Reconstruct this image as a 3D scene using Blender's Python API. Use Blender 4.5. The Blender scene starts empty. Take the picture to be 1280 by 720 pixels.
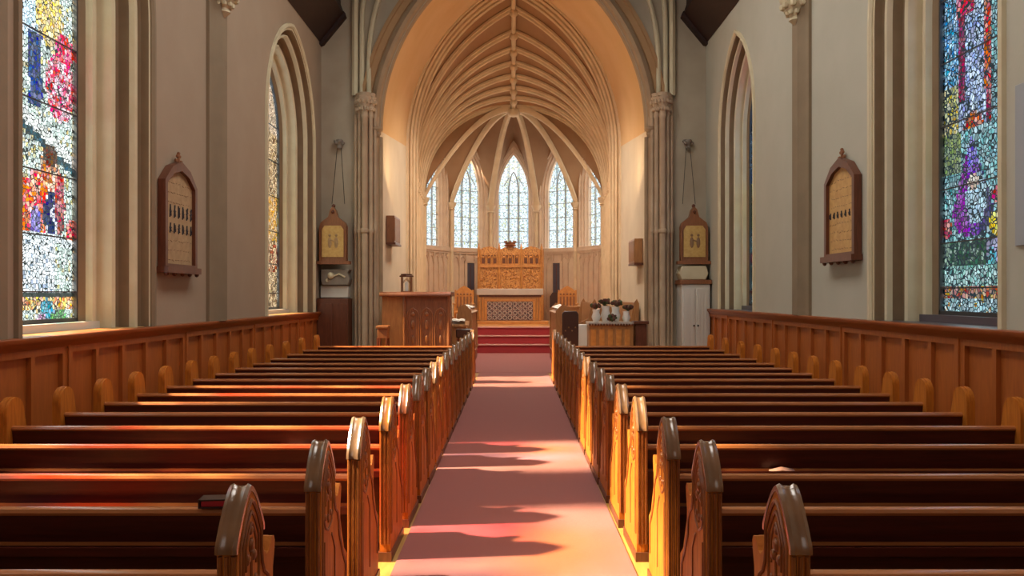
import bpy, math, random
from mathutils import Vector, Matrix
random.seed(7)
C = bpy.context.scene.collection
sc = bpy.context.scene
# ------------------------------------------------------------------ camera, world, lights, exposure
F = 1050.0
EYE = 1.97
cam = bpy.data.cameras.new('camera'); camo = bpy.data.objects.new('camera', cam); C.objects.link(camo)
cam.sensor_width = 36.0; cam.lens = 36.0 * F / 1280.0
cam.shift_x = -2 / 1280.0; cam.shift_y = 8 / 1280.0
cam.clip_start = 0.05; cam.clip_end = 300
camo.location = (0, 0, EYE); camo.rotation_euler = (math.pi / 2, 0, 0)
sc.camera = camo
sc.view_settings.view_transform = 'Standard'; sc.view_settings.look = 'None'
sc.view_settings.gamma = 1.0; sc.view_settings.use_curve_mapping = False
sc.view_settings.exposure = 0.0
w = bpy.data.worlds.new('sky'); sc.world = w; w.use_nodes = True
w.node_tree.nodes['Background'].inputs[0].default_value = (0.80, 0.92, 1.0, 1)
w.node_tree.nodes['Background'].inputs[1].default_value = 1.5

def light(name, kind, loc, energy, color=(1, 1, 1), direction=(0, 0, -1), size=None, size_y=None, radius=None, spread=None):
    l = bpy.data.lights.new(name, kind); o = bpy.data.objects.new(name, l); C.objects.link(o)
    l.energy = energy; l.color = color; o.location = loc
    o.rotation_euler = Vector(direction).to_track_quat('-Z', 'Y').to_euler()
    if kind == 'AREA':
        l.shape = 'RECTANGLE'; l.size = size; l.size_y = size_y or size
        if spread: l.spread = spread
    if radius is not None and kind != 'AREA': l.shadow_soft_size = radius
    return o
sun = light('sun', 'SUN', (-20, 10, 20), 58.0, (1.0, 0.76, 0.56), (math.cos(math.radians(42)), 0.08, -math.sin(math.radians(42))))
sun.data.angle = math.radians(3.0)
# added fill lamps, unseen, high above the nave and behind the camera
for yy in (4.0, 10.0, 16.0):
    light('nave_top_fill', 'AREA', (0, yy, 10.6), 300, (1.0, 0.93, 0.84), (0, 0, -1), 3.0, 3.0)
light('nave_rear_fill', 'AREA', (0, -3.6, 5.5), 60, (1.0, 0.95, 0.9), (0, 1, -0.1), 4.0, 4.0)
# warm floodlights of the crossing and the sanctuary, fixed behind the arches
for sx in (-1, 1):
    light('crossing_floodlight', 'AREA', (sx * 2.5, 22.2, 4.6), 52, (1.0, 0.70, 0.40), (-sx * 0.4, 0.5, 1.0), 0.5, 0.5)
    light('sanctuary_floodlight', 'AREA', (sx * 2.7, 28.0, 4.6), 42, (1.0, 0.78, 0.54), (-sx * 0.5, 1.0, 0.55), 0.5, 0.5)
light('crossing_fill', 'AREA', (0, 24.6, 9.8), 330, (1.0, 0.88, 0.74), (0, 0.10, -1), 1.6, 1.6, spread=math.radians(110))  # added fill lamp for the crossing floor, no window here
light('sanctuary_fill', 'AREA', (0, 30.6, 8.6), 190, (1.0, 0.86, 0.68), (0, 0.45, -1), 1.2, 1.2, spread=math.radians(130))  # added fill lamp to brighten the altar and reredos

# ------------------------------------------------------------------ materials
def nt(m): return m.node_tree.nodes, m.node_tree.links
def mat(name, col, rough=0.5, col2=None, scale=6.0, bump=0.0, bscale=40.0, stretch=(1, 1, 1), metallic=0.0, coat=0.0, spec=0.5, wave=False, sheen=0.0, contrast=(0.3, 0.7)):
    m = bpy.data.materials.new(name); m.use_nodes = True
    N, L = nt(m); b = N['Principled BSDF']
    b.inputs['Base Color'].default_value = (*col, 1); b.inputs['Roughness'].default_value = rough
    b.inputs['Metallic'].default_value = metallic; b.inputs['Coat Weight'].default_value = coat
    b.inputs['Coat Roughness'].default_value = 0.15
    b.inputs['Specular IOR Level'].default_value = spec
    if sheen: b.inputs['Sheen Weight'].default_value = sheen
    tc = N.new('ShaderNodeTexCoord'); mp = N.new('ShaderNodeMapping'); mp.inputs['Scale'].default_value = stretch
    L.new(tc.outputs['Object'], mp.inputs['Vector'])
    if col2:
        if wave:
            t = N.new('ShaderNodeTexNoise'); t.inputs['Scale'].default_value = scale; t.inputs['Detail'].default_value = 8
            t.inputs['Distortion'].default_value = 1.2
        else:
            t = N.new('ShaderNodeTexNoise'); t.inputs['Scale'].default_value = scale; t.inputs['Detail'].default_value = 5
        L.new(mp.outputs[0], t.inputs['Vector'])
        r = N.new('ShaderNodeValToRGB'); r.color_ramp.elements[0].position = contrast[0]; r.color_ramp.elements[1].position = contrast[1]
        r.color_ramp.elements[0].color = (*col, 1); r.color_ramp.elements[1].color = (*col2, 1)
        L.new(t.outputs['Fac'], r.inputs[0]); L.new(r.outputs[0], b.inputs['Base Color'])
    if bump:
        n = N.new('ShaderNodeTexNoise'); n.inputs['Scale'].default_value = bscale; n.inputs['Detail'].default_value = 4
        L.new(mp.outputs[0], n.inputs['Vector'])
        bp = N.new('ShaderNodeBump'); bp.inputs['Strength'].default_value = bump; bp.inputs['Distance'].default_value = 0.02
        L.new(n.outputs['Fac'], bp.inputs['Height']); L.new(bp.outputs[0], b.inputs['Normal'])
    return m
M = {}
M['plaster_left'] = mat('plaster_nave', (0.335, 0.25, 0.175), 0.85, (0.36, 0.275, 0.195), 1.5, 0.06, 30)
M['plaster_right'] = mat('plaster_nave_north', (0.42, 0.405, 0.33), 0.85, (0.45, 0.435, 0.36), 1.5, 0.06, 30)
M['plaster_end'] = mat('plaster_arch_wall', (0.44, 0.38, 0.29), 0.85, (0.36, 0.30, 0.22), 1.2, 0.06, 30)
M['stone'] = mat('carved_stone', (0.62, 0.55, 0.38), 0.8, (0.55, 0.47, 0.31), 3.0, 0.1, 25)
M['stone_dark'] = mat('brown_stone', (0.30, 0.20, 0.12), 0.8, (0.36, 0.25, 0.15), 3.0, 0.1, 25)
M['stone_pier'] = mat('pilaster_stone', (0.25, 0.185, 0.115), 0.8, (0.22, 0.16, 0.10), 3.0, 0.1, 25)
M['chancel_plaster'] = mat('chancel_plaster', (0.66, 0.55, 0.40), 0.85, (0.58, 0.47, 0.33), 0.9, 0.05, 20)
M['ochre'] = mat('warm_glow_plaster', (0.60, 0.36, 0.15), 0.8, (0.66, 0.42, 0.20), 0.8, 0.05, 20)  # ochre carries the warm light that falls on the soffit
M['vault_web'] = mat('vault_plaster', (0.30, 0.155, 0.075), 0.85, (0.36, 0.20, 0.10), 1.3, 0.08, 18)  # brown web, darkened for the shade between the ribs
M['rib'] = mat('rib_stone', (0.66, 0.50, 0.32), 0.75, (0.56, 0.40, 0.25), 2.5, 0.1, 25)
M['pink_stone'] = mat('apse_stone', (0.50, 0.34, 0.24), 0.8, (0.60, 0.43, 0.30), 2.2, 0.1, 25)
M['pew_back'] = mat('dark_mahogany', (0.046, 0.0055, 0.0025), 0.34, (0.078, 0.010, 0.004), 5, 0.05, 30, (0.4, 4, 6), wave=True)
M['pew_rail'] = mat('polished_rail', (0.36, 0.11, 0.032), 0.26, (0.44, 0.155, 0.05), 5, 0, 30, (0.4, 4, 6), wave=True, coat=0.4)  # lighter wood than the backs, lit top edges put into its colour
M['pew_end'] = mat('golden_oak', (0.58, 0.185, 0.020), 0.50, (0.36, 0.10, 0.011), 3.5, 0.05, 40, (6, 6, 0.7), wave=True, spec=0.22)
M['coping'] = mat('worn_coping', (0.16, 0.080, 0.040), 0.24, (0.25, 0.12, 0.055), 8, 0.06, 60, (1, 1, 1), coat=0.8)
M['carving'] = mat('carved_oak', (0.20, 0.055, 0.012), 0.35, (0.30, 0.09, 0.02), 12, 0.2, 60)
M['wainscot'] = mat('wainscot_oak', (0.42, 0.115, 0.020), 0.42, (0.32, 0.08, 0.014), 3.0, 0.04, 40, (5, 5, 0.6), wave=True)
M['wainscot_cap'] = mat('wainscot_cap', (0.24, 0.055, 0.013), 0.35, (0.30, 0.08, 0.02), 4, 0, 40, (5, 0.5, 5), wave=True)
M['sill_wood'] = mat('sill_wood', (0.50, 0.28, 0.10), 0.35, (0.42, 0.22, 0.08), 4, 0, 40, (5, 0.5, 5), wave=True)
M['slate'] = mat('slate_sill', (0.07, 0.06, 0.08), 0.3)
M['roof_wood'] = mat('roof_timber', (0.018, 0.004, 0.002), 0.6, (0.028, 0.007, 0.004), 5, 0.1, 30, (4, 0.4, 4), wave=True)
M['chancel_wood'] = mat('chancel_oak', (0.42, 0.20, 0.07), 0.4, (0.30, 0.13, 0.045), 4, 0.05, 40, (5, 5, 0.7), wave=True)
M['orange_wood'] = mat('reredos_oak', (0.56, 0.24, 0.06), 0.4, (0.44, 0.17, 0.04), 10, 0.15, 60)
M['dark_wood'] = mat('dark_oak', (0.10, 0.028, 0.012), 0.4, (0.15, 0.045, 0.02), 5, 0.05, 40, (5, 5, 0.7), wave=True)
M['brown_wood'] = mat('brown_oak', (0.20, 0.075, 0.03), 0.4, (0.28, 0.11, 0.045), 5, 0.05, 40, (5, 5, 0.7), wave=True)
M['pulpit_wood'] = mat('pulpit_oak', (0.15, 0.055, 0.026), 0.45, (0.24, 0.095, 0.045), 5, 0.05, 40, (5, 5, 0.7), wave=True)
M['hollow'] = mat('shaded_hollow_brown', (0.20, 0.135, 0.075), 0.8, (0.24, 0.165, 0.095), 3)  # brown tone standing for the shade inside the jamb mouldings
M['floor'] = mat('floor_boards', (0.52, 0.30, 0.075), 0.35, (0.42, 0.22, 0.05), 3, 0.03, 40, (4, 0.5, 1), wave=True, coat=0.2)
M['carpet'] = mat('aisle_carpet', (0.225, 0.050, 0.042), 0.85, (0.26, 0.064, 0.054), 60, 0.25, 260, sheen=0.22)
M['step_carpet'] = mat('red_step_carpet', (0.30, 0.020, 0.024), 0.9, (0.34, 0.03, 0.032), 60, 0.2, 260)
M['step_nosing'] = mat('step_nosing', (0.50, 0.24, 0.20), 0.7)
M['column_stone'] = mat('column_stone', (0.50, 0.37, 0.25), 0.8, (0.38, 0.27, 0.175), 2.0, 0.1, 25)
M['brown_ochre'] = mat('brown_ochre_stone', (0.36, 0.20, 0.09), 0.8, (0.42, 0.25, 0.12), 2.0, 0.1, 25)
M['relief_oak'] = mat('carved_reredos_oak', (0.60, 0.27, 0.07), 0.45, (0.26, 0.085, 0.02), 17, 0.5, 30, contrast=(0.46, 0.62))
M['gold'] = mat('gilt_panel', (0.62, 0.42, 0.14), 0.5, (0.50, 0.30, 0.09), 14, 0.1, 60)
M['parchment'] = mat('parchment', (0.44, 0.30, 0.16), 0.75, (0.34, 0.22, 0.11), 12)
M['gold_parchment'] = mat('gold_parchment', (0.60, 0.36, 0.13), 0.6, (0.48, 0.27, 0.09), 12)
M['ink'] = mat('ink', (0.02, 0.015, 0.02), 0.6)
M['faded_ink'] = mat('faded_ink', (0.26, 0.15, 0.08), 0.7)
M['white_paint'] = mat('white_paint', (0.62, 0.58, 0.52), 0.5)
M['white_cloth'] = mat('white_cloth', (0.76, 0.72, 0.66), 0.9)
M['grey_stone'] = mat('grey_stone', (0.20, 0.17, 0.14), 0.8, (0.26, 0.22, 0.18), 8, 0.1, 40)
M['mensa'] = mat('altar_slab', (0.40, 0.33, 0.28), 0.5, (0.46, 0.38, 0.32), 4)
M['frontal'] = mat('altar_front_grille', (0.07, 0.04, 0.045), 0.5, (0.30, 0.16, 0.14), 22, 0.3, 60, contrast=(0.45, 0.58))
M['iron'] = mat('black_iron', (0.03, 0.026, 0.022), 0.5, metallic=0.4)
M['lead'] = mat('window_lead', (0.035, 0.035, 0.04), 0.5)
M['lead_pale'] = mat('apse_tracery', (0.28, 0.27, 0.25), 0.6)
M['leather'] = mat('dark_leather', (0.045, 0.018, 0.012), 0.35)
M['red'] = mat('red_cover', (0.45, 0.02, 0.03), 0.4)
M['paper'] = mat('paper', (0.60, 0.30, 0.22), 0.7)
M['flowers'] = mat('dark_flowers', (0.16, 0.03, 0.03), 0.8, (0.06, 0.05, 0.02), 18)
M['grey_board'] = mat('grey_board', (0.32, 0.34, 0.37), 0.6)
M['brass'] = mat('aged_brass', (0.25, 0.16, 0.07), 0.4, metallic=0.8)
M['leaf'] = mat('leaf', (0.05, 0.07, 0.02), 0.7)

def glass_mat(name, cell, lead_w, var, lead=(0.012, 0.013, 0.016), hue=0.03, haze=0.02):
    m = bpy.data.materials.new(name); m.use_nodes = True
    N, L = nt(m); N.remove(N['Principled BSDF']); out = N['Material Output']
    tc = N.new('ShaderNodeTexCoord')
    nz = N.new('ShaderNodeTexNoise'); nz.inputs['Scale'].default_value = 3.0
    L.new(tc.outputs['Object'], nz.inputs['Vector'])
    ad = N.new('ShaderNodeVectorMath'); ad.operation = 'MULTIPLY_ADD'
    ad.inputs[1].default_value = (0.12, 0.12, 0.12)
    L.new(nz.outputs['Color'], ad.inputs[0]); L.new(tc.outputs['Object'], ad.inputs[2])
    def vor(feat):
        v = N.new('ShaderNodeTexVoronoi'); v.feature = feat; v.inputs['Scale'].default_value = 1.0 / cell
        v.inputs['Randomness'].default_value = 0.85
        L.new(ad.outputs[0], v.inputs['Vector']); return v
    ve = vor('DISTANCE_TO_EDGE'); vc = vor('F1')
    at = N.new('ShaderNodeVertexColor'); at.layer_name = 'design'
    hs = N.new('ShaderNodeHueSaturation')
    sep = N.new('ShaderNodeSeparateColor'); L.new(vc.outputs['Color'], sep.inputs[0])
    mr = N.new('ShaderNodeMapRange'); mr.inputs['To Min'].default_value = 0.5 - hue; mr.inputs['To Max'].default_value = 0.5 + hue
    L.new(sep.outputs[0], mr.inputs[0]); L.new(mr.outputs[0], hs.inputs['Hue'])
    mv = N.new('ShaderNodeMapRange'); mv.inputs['To Min'].default_value = 1 - 0.75 * var; mv.inputs['To Max'].default_value = 1 + 0.75 * var
    L.new(sep.outputs[1], mv.inputs[0]); L.new(mv.outputs[0], hs.inputs['Value'])
    ms = N.new('ShaderNodeMapRange'); ms.inputs['To Min'].default_value = 1 - 0.7 * var; ms.inputs['To Max'].default_value = 1 + 0.6 * var
    L.new(sep.outputs[2], ms.inputs[0]); L.new(ms.outputs[0], hs.inputs['Saturation'])
    L.new(at.outputs[0], hs.inputs['Color'])
    lt = N.new('ShaderNodeMath'); lt.operation = 'GREATER_THAN'; lt.inputs[1].default_value = lead_w
    L.new(ve.outputs['Distance'], lt.inputs[0])
    mx = N.new('ShaderNodeMix'); mx.data_type = 'RGBA'
    mx.inputs[6].default_value = (*lead, 1)
    L.new(lt.outputs[0], mx.inputs[0]); L.new(hs.outputs[0], mx.inputs[7])
    tr = N.new('ShaderNodeBsdfTransparent'); L.new(mx.outputs[2], tr.inputs[0])
    tl = N.new('ShaderNodeBsdfTranslucent'); L.new(mx.outputs[2], tl.inputs[0])
    m1 = N.new('ShaderNodeMixShader'); m1.inputs[0].default_value = haze
    L.new(tr.outputs[0], m1.inputs[1]); L.new(tl.outputs[0], m1.inputs[2])
    gl = N.new('ShaderNodeBsdfGlossy'); gl.inputs['Roughness'].default_value = 0.2
    m2 = N.new('ShaderNodeMixShader'); m2.inputs[0].default_value = 0.03
    L.new(m1.outputs[0], m2.inputs[1]); L.new(gl.outputs[0], m2.inputs[2])
    L.new(m2.outputs[0], out.inputs['Surface'])
    return m
M['stained'] = glass_mat('stained_glass', 0.048, 0.075, 0.6, (0.04, 0.05, 0.045))
M['stained_fine'] = glass_mat('stained_glass_deep', 0.055, 0.10, 0.6, (0.02, 0.03, 0.035))
M['quarry'] = glass_mat('pale_quarry_glass', 0.13, 0.045, 0.14, (0.30, 0.30, 0.28), 0.01, 0.01)

# ------------------------------------------------------------------ mesh helpers
class MB:
    def __init__(s): s.v = []; s.f = []; s.c = None
    def add(s, vs, fs):
        n = len(s.v); s.v += [tuple(p) for p in vs]; s.f += [tuple(i + n for i in f) for f in fs]; return s
    def box(s, x0, x1, y0, y1, z0, z1):
        if x0 > x1: x0, x1 = x1, x0
        vs = [(x, y, z) for z in (z0, z1) for y in (y0, y1) for x in (x0, x1)]
        return s.add(vs, [(0, 2, 3, 1), (4, 5, 7, 6), (0, 1, 5, 4), (2, 6, 7, 3), (0, 4, 6, 2), (1, 3, 7, 5)])
    def prism(s, pts, fn, a, b):
        """outline pts (2-D) extruded between a and b; fn(p, q, t) -> xyz"""
        n = len(pts)
        vs = [fn(p[0], p[1], a) for p in pts] + [fn(p[0], p[1], b) for p in pts]
        fs = [tuple(range(n))[::-1], tuple(range(n, 2 * n))] + [(i, (i + 1) % n, (i + 1) % n + n, i + n) for i in range(n)]
        return s.add(vs, fs)
    def grid(s, rows, closed=False):
        n = len(rows[0]); vs = [p for r in rows for p in r]; fs = []
        for i in range(len(rows) - 1):
            for j in range(n if closed else n - 1):
                k = (j + 1) % n
                fs.append((i * n + j, i * n + k, (i + 1) * n + k, (i + 1) * n + j))
        return s.add(vs, fs)
    def tube(s, path, r, seg=8, cap=True, radii=None):
        path = [Vector(p) for p in path]; rows = []
        up = None
        for i, p in enumerate(path):
            a = path[max(i - 1, 0)]; b = path[min(i + 1, len(path) - 1)]
            t = (b - a).normalized()
            if up is None:
                up = Vector((0, 0, 1)) if abs(t.z) < 0.9 else Vector((1, 0, 0))
            u = (up - t * up.dot(t)).normalized(); up = u; v = t.cross(u)
            rr = radii[i] if radii else r
            rows.append([p + (u * math.cos(q) + v * math.sin(q)) * rr for q in [2 * math.pi * k / seg for k in range(seg)]])
        s.grid(rows, True)
        if cap:
            n = len(s.v); 
            s.f.append(tuple(range(n - seg, n))); s.f.append(tuple(range(n - seg * len(rows), n - seg * len(rows) + seg))[::-1])
        return s
    def lathe(s, c, prof, seg=12):
        rows = [[(c[0] + r * math.cos(2 * math.pi * k / seg), c[1] + r * math.sin(2 * math.pi * k / seg), c[2] + h) for k in range(seg)] for r, h in prof]
        s.grid(rows, True)
        n = len(s.v)
        s.f.append(tuple(range(n - seg, n))); s.f.append(tuple(range(n - seg * len(rows), n - seg * len(rows) + seg))[::-1])
        return s
    def ball(s, c, r, seg=8, rings=6, sc=(1, 1, 1)):
        rows = []
        for i in range(rings + 1):
            a = math.pi * (i / rings) * 0.98 + 0.01 * math.pi
            rows.append([(c[0] + sc[0] * r * math.sin(a) * math.cos(2 * math.pi * k / seg), c[1] + sc[1] * r * math.sin(a) * math.sin(2 * math.pi * k / seg), c[2] - sc[2] * r * math.cos(a)) for k in range(seg)])
        return s.grid(rows, True)
    def build(s, name, m, parent=None, bevel=0, smooth=True, loc=None):
        me = bpy.data.meshes.new(name)
        vs = s.v
        if loc: vs = [(x - loc[0], y - loc[1], z - loc[2]) for x, y, z in vs]
        me.from_pydata(vs, [], s.f); me.update()
        me.materials.append(M[m] if isinstance(m, str) else m)
        o = bpy.data.objects.new(name, me); C.objects.link(o)
        if loc: o.location = loc
        if smooth:
            me.polygons.foreach_set('use_smooth', [True] * len(me.polygons))
            me.set_sharp_from_angle(angle=math.radians(40))
        import bmesh
        bm = bmesh.new(); bm.from_mesh(me); bmesh.ops.recalc_face_normals(bm, faces=bm.faces); bm.to_mesh(me); bm.free()
        if bevel:
            b = o.modifiers.new('bevel', 'BEVEL'); b.width = bevel; b.segments = 2; b.limit_method = 'ANGLE'
        if parent: o.parent = parent
        return o
def B(*a): return MB().box(*a)
def empty(name, loc, rz=0):
    o = bpy.data.objects.new(name, None); C.objects.link(o); o.location = loc; o.rotation_euler = (0, 0, rz); o.empty_display_size = 0.2
    return o
def tag(o, label, cat, group=None):
    o['label'] = label; o['category'] = cat
    if group: o['group'] = group
    return o
def struct(o, label=None):
    o['kind'] = 'structure'
    if label: o['label'] = label
    return o
def copy_tree(o, parent=None):
    c = o.copy(); C.objects.link(c); c.parent = parent
    for ch in [x for x in o.children]: copy_tree(ch, c)
    return c

def arch_pts(c, w, s, R, off=0.0, base=0.0, n=14):
    """outline of a pointed arch, left foot up over the apex to the right foot"""
    r = (w * w + R * R) / (2 * w); q = r - w; rr = r - off
    amax = math.acos(max(-1, min(1, q / rr)))
    left = [(c + q - rr * math.cos(amax * i / n), s + rr * math.sin(amax * i / n)) for i in range(n + 1)]
    right = [(2 * c - u, h) for u, h in left[:-1][::-1]]
    return [(left[0][0], base)] + left + right + [(right[-1][0], base)]
def arch_h(u, c, w, s, R, off=0.0):
    r = (w * w + R * R) / (2 * w); q = r - w; rr = r - off
    d = abs(u - c) + q
    return s + math.sqrt(max(rr * rr - d * d, 0))
def wall_strips(mb, fn, u0, u1, z0, top, openings, extra=()):
    """wall face with pointed openings: openings = (c, w, s, R, sill)"""
    us = {u0, u1} | set(extra)
    for (c, w_, s, R, sill) in openings:
        for p in arch_pts(c, w_, s, R, 0, sill): us.add(round(p[0], 6))
    us = sorted(us)
    for a, b in zip(us, us[1:]):
        if b - a < 1e-6: continue
        m = (a + b) / 2; ta, tb = top(a), top(b); op = None
        for o in openings:
            if o[0] - o[1] < m < o[0] + o[1]: op = o
        if op is None:
            mb.add([fn(a, z0), fn(b, z0), fn(b, tb), fn(a, ta)], [(0, 1, 2, 3)])
        else:
            c, w_, s, R, sill = op
            if sill > z0: mb.add([fn(a, z0), fn(b, z0), fn(b, sill), fn(a, sill)], [(0, 1, 2, 3)])
            mb.add([fn(a, arch_h(a, c, w_, s, R)), fn(b, arch_h(b, c, w_, s, R)), fn(b, tb), fn(a, ta)], [(0, 1, 2, 3)])
def mould(mb, fn, arch, profile, base, n=14):
    """sweep a moulding profile [(offset inwards, depth)] round a pointed arch; fn(u, h, d)"""
    rows = []
    for off, d in profile:
        rows.append([fn(u, h, d) for u, h in arch_pts(*arch, off, base, n)])
    return mb.grid(rows)

# ------------------------------------------------------------------ room shell
XW = 4.9          # half width of the nave
YE = 21.4         # wall with the chancel arch
YB = -4.5         # rear wall, behind the camera
EAVE = 9.7
CAPL, CAPR = 1.54, 1.62
GD = 0.60         # depth from wall face to glass
struct(MB().box(-XW - 0.7, XW + 0.7, YB - 0.1, 28.15, -0.2, 0.0).build('floor', 'floor'), 'yellow polished board floor of the nave')
WIN = {'L1': (9.83, 1.50, 5.6, 2.2), 'L2': (18.6, 1.95, 5.55, 2.3), 'L0': (5.7, 1.8, 5.6, 2.2),  # L0 is unseen, added and placed for sun on the near carpet
       'R1': (9.95, 1.50, 5.6, 2.2), 'R2': (18.5, 1.40, 5.6, 2.1), 'R0': (5.7, 1.4, 5.6, 2.2)}
SPL = {'L1': 0.80, 'L2': 0.95, 'L0': 0.4, 'R1': 0.66, 'R2': 0.42, 'R0': 0.7}
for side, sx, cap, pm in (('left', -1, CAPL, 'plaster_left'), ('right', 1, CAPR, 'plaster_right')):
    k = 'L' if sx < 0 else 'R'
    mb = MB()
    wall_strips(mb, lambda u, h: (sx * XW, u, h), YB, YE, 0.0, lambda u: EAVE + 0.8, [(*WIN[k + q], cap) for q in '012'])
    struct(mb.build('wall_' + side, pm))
# rear wall and pitched timber roof
struct(B(-XW - 0.2, XW + 0.2, YB - 0.2, YB, 0, 14).build('wall_rear', 'plaster_left'))
mb = MB()
prof = [(-XW - 0.3, EAVE - 0.2), (0, 14.2), (XW + 0.3, EAVE - 0.2), (XW + 0.3, EAVE), (0, 14.5), (-XW - 0.3, EAVE)]
mb.prism(prof, lambda p, q, t: (p, t, q), YB - 0.2, YE + 0.3)
struct(mb.build('ceiling', 'roof_wood'))

# wall with the chancel arch
AO = (0.0, 3.40, 6.14, 4.88)      # outer arch
AI = (0.0, 3.40, 6.68, 5.30)      # inner arch
YI = 26.85
mb = MB()
wall_strips(mb, lambda u, h: (u, YE, h), -XW, XW, 0.0, lambda u: 14.3, [(*AO, 0.0)])
struct(mb.build('wall_chancel_arch', 'plaster_end'))
# soffit between the outer and the inner arch: walls below, vault above, its warm glow put into the ochre colour
rows = []
for t in [i / 6 for i in range(7)]:
    s = AO[2] + (AI[2] - AO[2]) * t; R = AO[3] + (AI[3] - AO[3]) * t; y = YE + (YI - YE) * t
    rows.append([(u, y, h) for u, h in arch_pts(0, 3.40, s, R, 0, 0, 20)[1:-1]])
struct(MB().grid(rows).build('ceiling_crossing', 'ochre'), 'soffit between the two chancel arches, warm glow in its ochre colour')
for sx, nm in ((-1, 'left'), (1, 'right')):
    struct(MB().add([(sx * 3.4, YE, 0), (sx * 3.4, YI, 0), (sx * 3.4, YI, AI[2]), (sx * 3.4, YE, AO[2])], [(0, 1, 2, 3)]).build('wall_crossing_' + nm, 'chancel_plaster'))

# mouldings of the arches
def fY(y0): return lambda u, h, d: (u, y0 + d, h)
mb = MB()
mould(mb, fY(YE), AO, [(0.02, 0.25), (0.05, 0.10), (0.02, 0.02), (-0.04, -0.02), (-0.06, -0.12), (-0.14, -0.17), (-0.22, -0.12), (-0.25, -0.02), (-0.3, 0.0)], 6.2, 20)
struct(mb.build('trim_1', 'stone_dark'), 'dark brown moulding round the chancel arch')
mb = MB()
mould(mb, fY(YE), AO, [(-0.28, 0.0), (-0.30, -0.06), (-0.44, -0.07), (-0.46, -0.12), (-0.54, -0.12), (-0.57, 0.0)], 6.9, 20)
struct(mb.build('trim_40', 'brown_ochre'), 'brown ochre order round the chancel arch')
mb = MB()
mould(mb, fY(YE), (0, 3.62, 7.9, 4.9), [(0, 0.0), (0.0, -0.1), (-0.05, -0.14), (-0.1, -0.12), (-0.12, 0.0)], 7.0, 20)
mould(mb, fY(YE), (0, 3.80, 8.8, 4.9), [(0, 0.0), (0.0, -0.1), (-0.05, -0.14), (-0.1, -0.12), (-0.12, 0.0)], 7.0, 20)
mould(mb, fY(YE), (0, 3.95, 9.2, 4.6), [(0, 0.0), (0.0, -0.14), (-0.07, -0.19), (-0.14, -0.14), (-0.15, 0.0)], 7.0, 20)
struct(mb.build('trim_2', 'stone'), 'pale outer orders above the column clusters')
mb = MB()
mould(mb, fY(YI), AI, [(0, -0.30), (0.07, -0.28), (0.07, -0.12), (0.12, -0.16), (0.17, -0.10), (0.13, 0.06), (0.20, 0.04), (0.25, 0.10), (0.20, 0.28), (0.27, 0.26), (0.31, 0.34), (0.26, 0.5), (0.0, 0.6)], 0.0, 20)
struct(mb.build('trim_3', 'rib'), 'moulded inner chancel arch')

# clustered columns either side of the chancel arch
def cluster(sx, nm):
    root = empty('column_cluster', (sx * 3.85, 21.2, 0))
    spots = [(3.50, 21.22, 0.045), (3.60, 21.16, 0.06), (3.74, 21.08, 0.08), (3.88, 21.17, 0.05), (3.99, 21.25, 0.045)]
    rel = lambda x, y: (sx * (x - 3.85), y - 21.2)
    for i, (x, y, r) in enumerate(spots):
        rx, ry = rel(x, y)
        mb = MB().lathe((rx, ry, 0.0), [(r * 2.0, 0), (r * 2.0, 0.12), (r * 1.5, 0.2), (r * 1.7, 0.27), (r, 0.36), (r, 3.5), (r * 1.35, 3.53), (r * 1.35, 3.6), (r, 3.63), (r, 6.4), (r * 1.2, 6.42), (r * 1.2, 6.47), (r, 6.5)], 14)
        mb.build('shaft', 'column_stone', root)
    # pier body behind the shafts
    MB().prism([rel(3.42, YE), rel(3.46, 21.26), rel(3.56, 21.22), rel(3.68, 21.15), rel(3.82, 21.15), rel(3.92, 21.24), rel(4.04, 21.30), rel(4.06, YE)],
               lambda p, q, t: (p, q, t), 0, 7.0).build('pier', 'column_stone', root)
    cap = MB()
    for i, (x, y, r) in enumerate(spots[1:4]):
        rx, ry = rel(x, y)
        cap.lathe((rx, ry, 6.42), [(r, 0), (r * 1.15, 0.06), (r * 1.1, 0.12), (r * 1.7, 0.30), (r * 2.3, 0.44), (r * 2.4, 0.5), (r * 2.0, 0.52), (r * 2.1, 0.6)], 10)
        for k in range(10):
            a = 2 * math.pi * k / 10
            for (hh, rr) in ((0.20, 1.6), (0.38, 2.2)):
                aa = a + (0.3 if hh > 0.3 else 0)
                cap.ball((rx + r * rr * math.cos(aa), ry + r * rr * math.sin(aa), 6.42 + hh), 0.042, 6, 4, (1, 1, 1.3))
    cap.build('capital', 'column_stone', root)
    mb = MB(); x, y = rel(3.46, 21.3)
    mb.lathe((x, y, 5.95), [(0.05, 0), (0.1, 0.08), (0.09, 0.12), (0.15, 0.2), (0.14, 0.26)], 10)
    mb.build('corbel', 'stone_dark', root)
    x, y = rel(3.36, 21.28)
    MB().tube([(x, y, 0), (x, y, 5.95)], 0.05, 8).build('edge_roll', 'stone_dark', root)
    return root
a = cluster(-1, 'l'); tag(a, 'stone column cluster with leafy capital left of the chancel arch', 'column', 'column clusters of the chancel arch')
a = cluster(1, 'r'); tag(a, 'stone column cluster with leafy capital right of the chancel arch', 'column', 'column clusters of the chancel arch')

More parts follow.
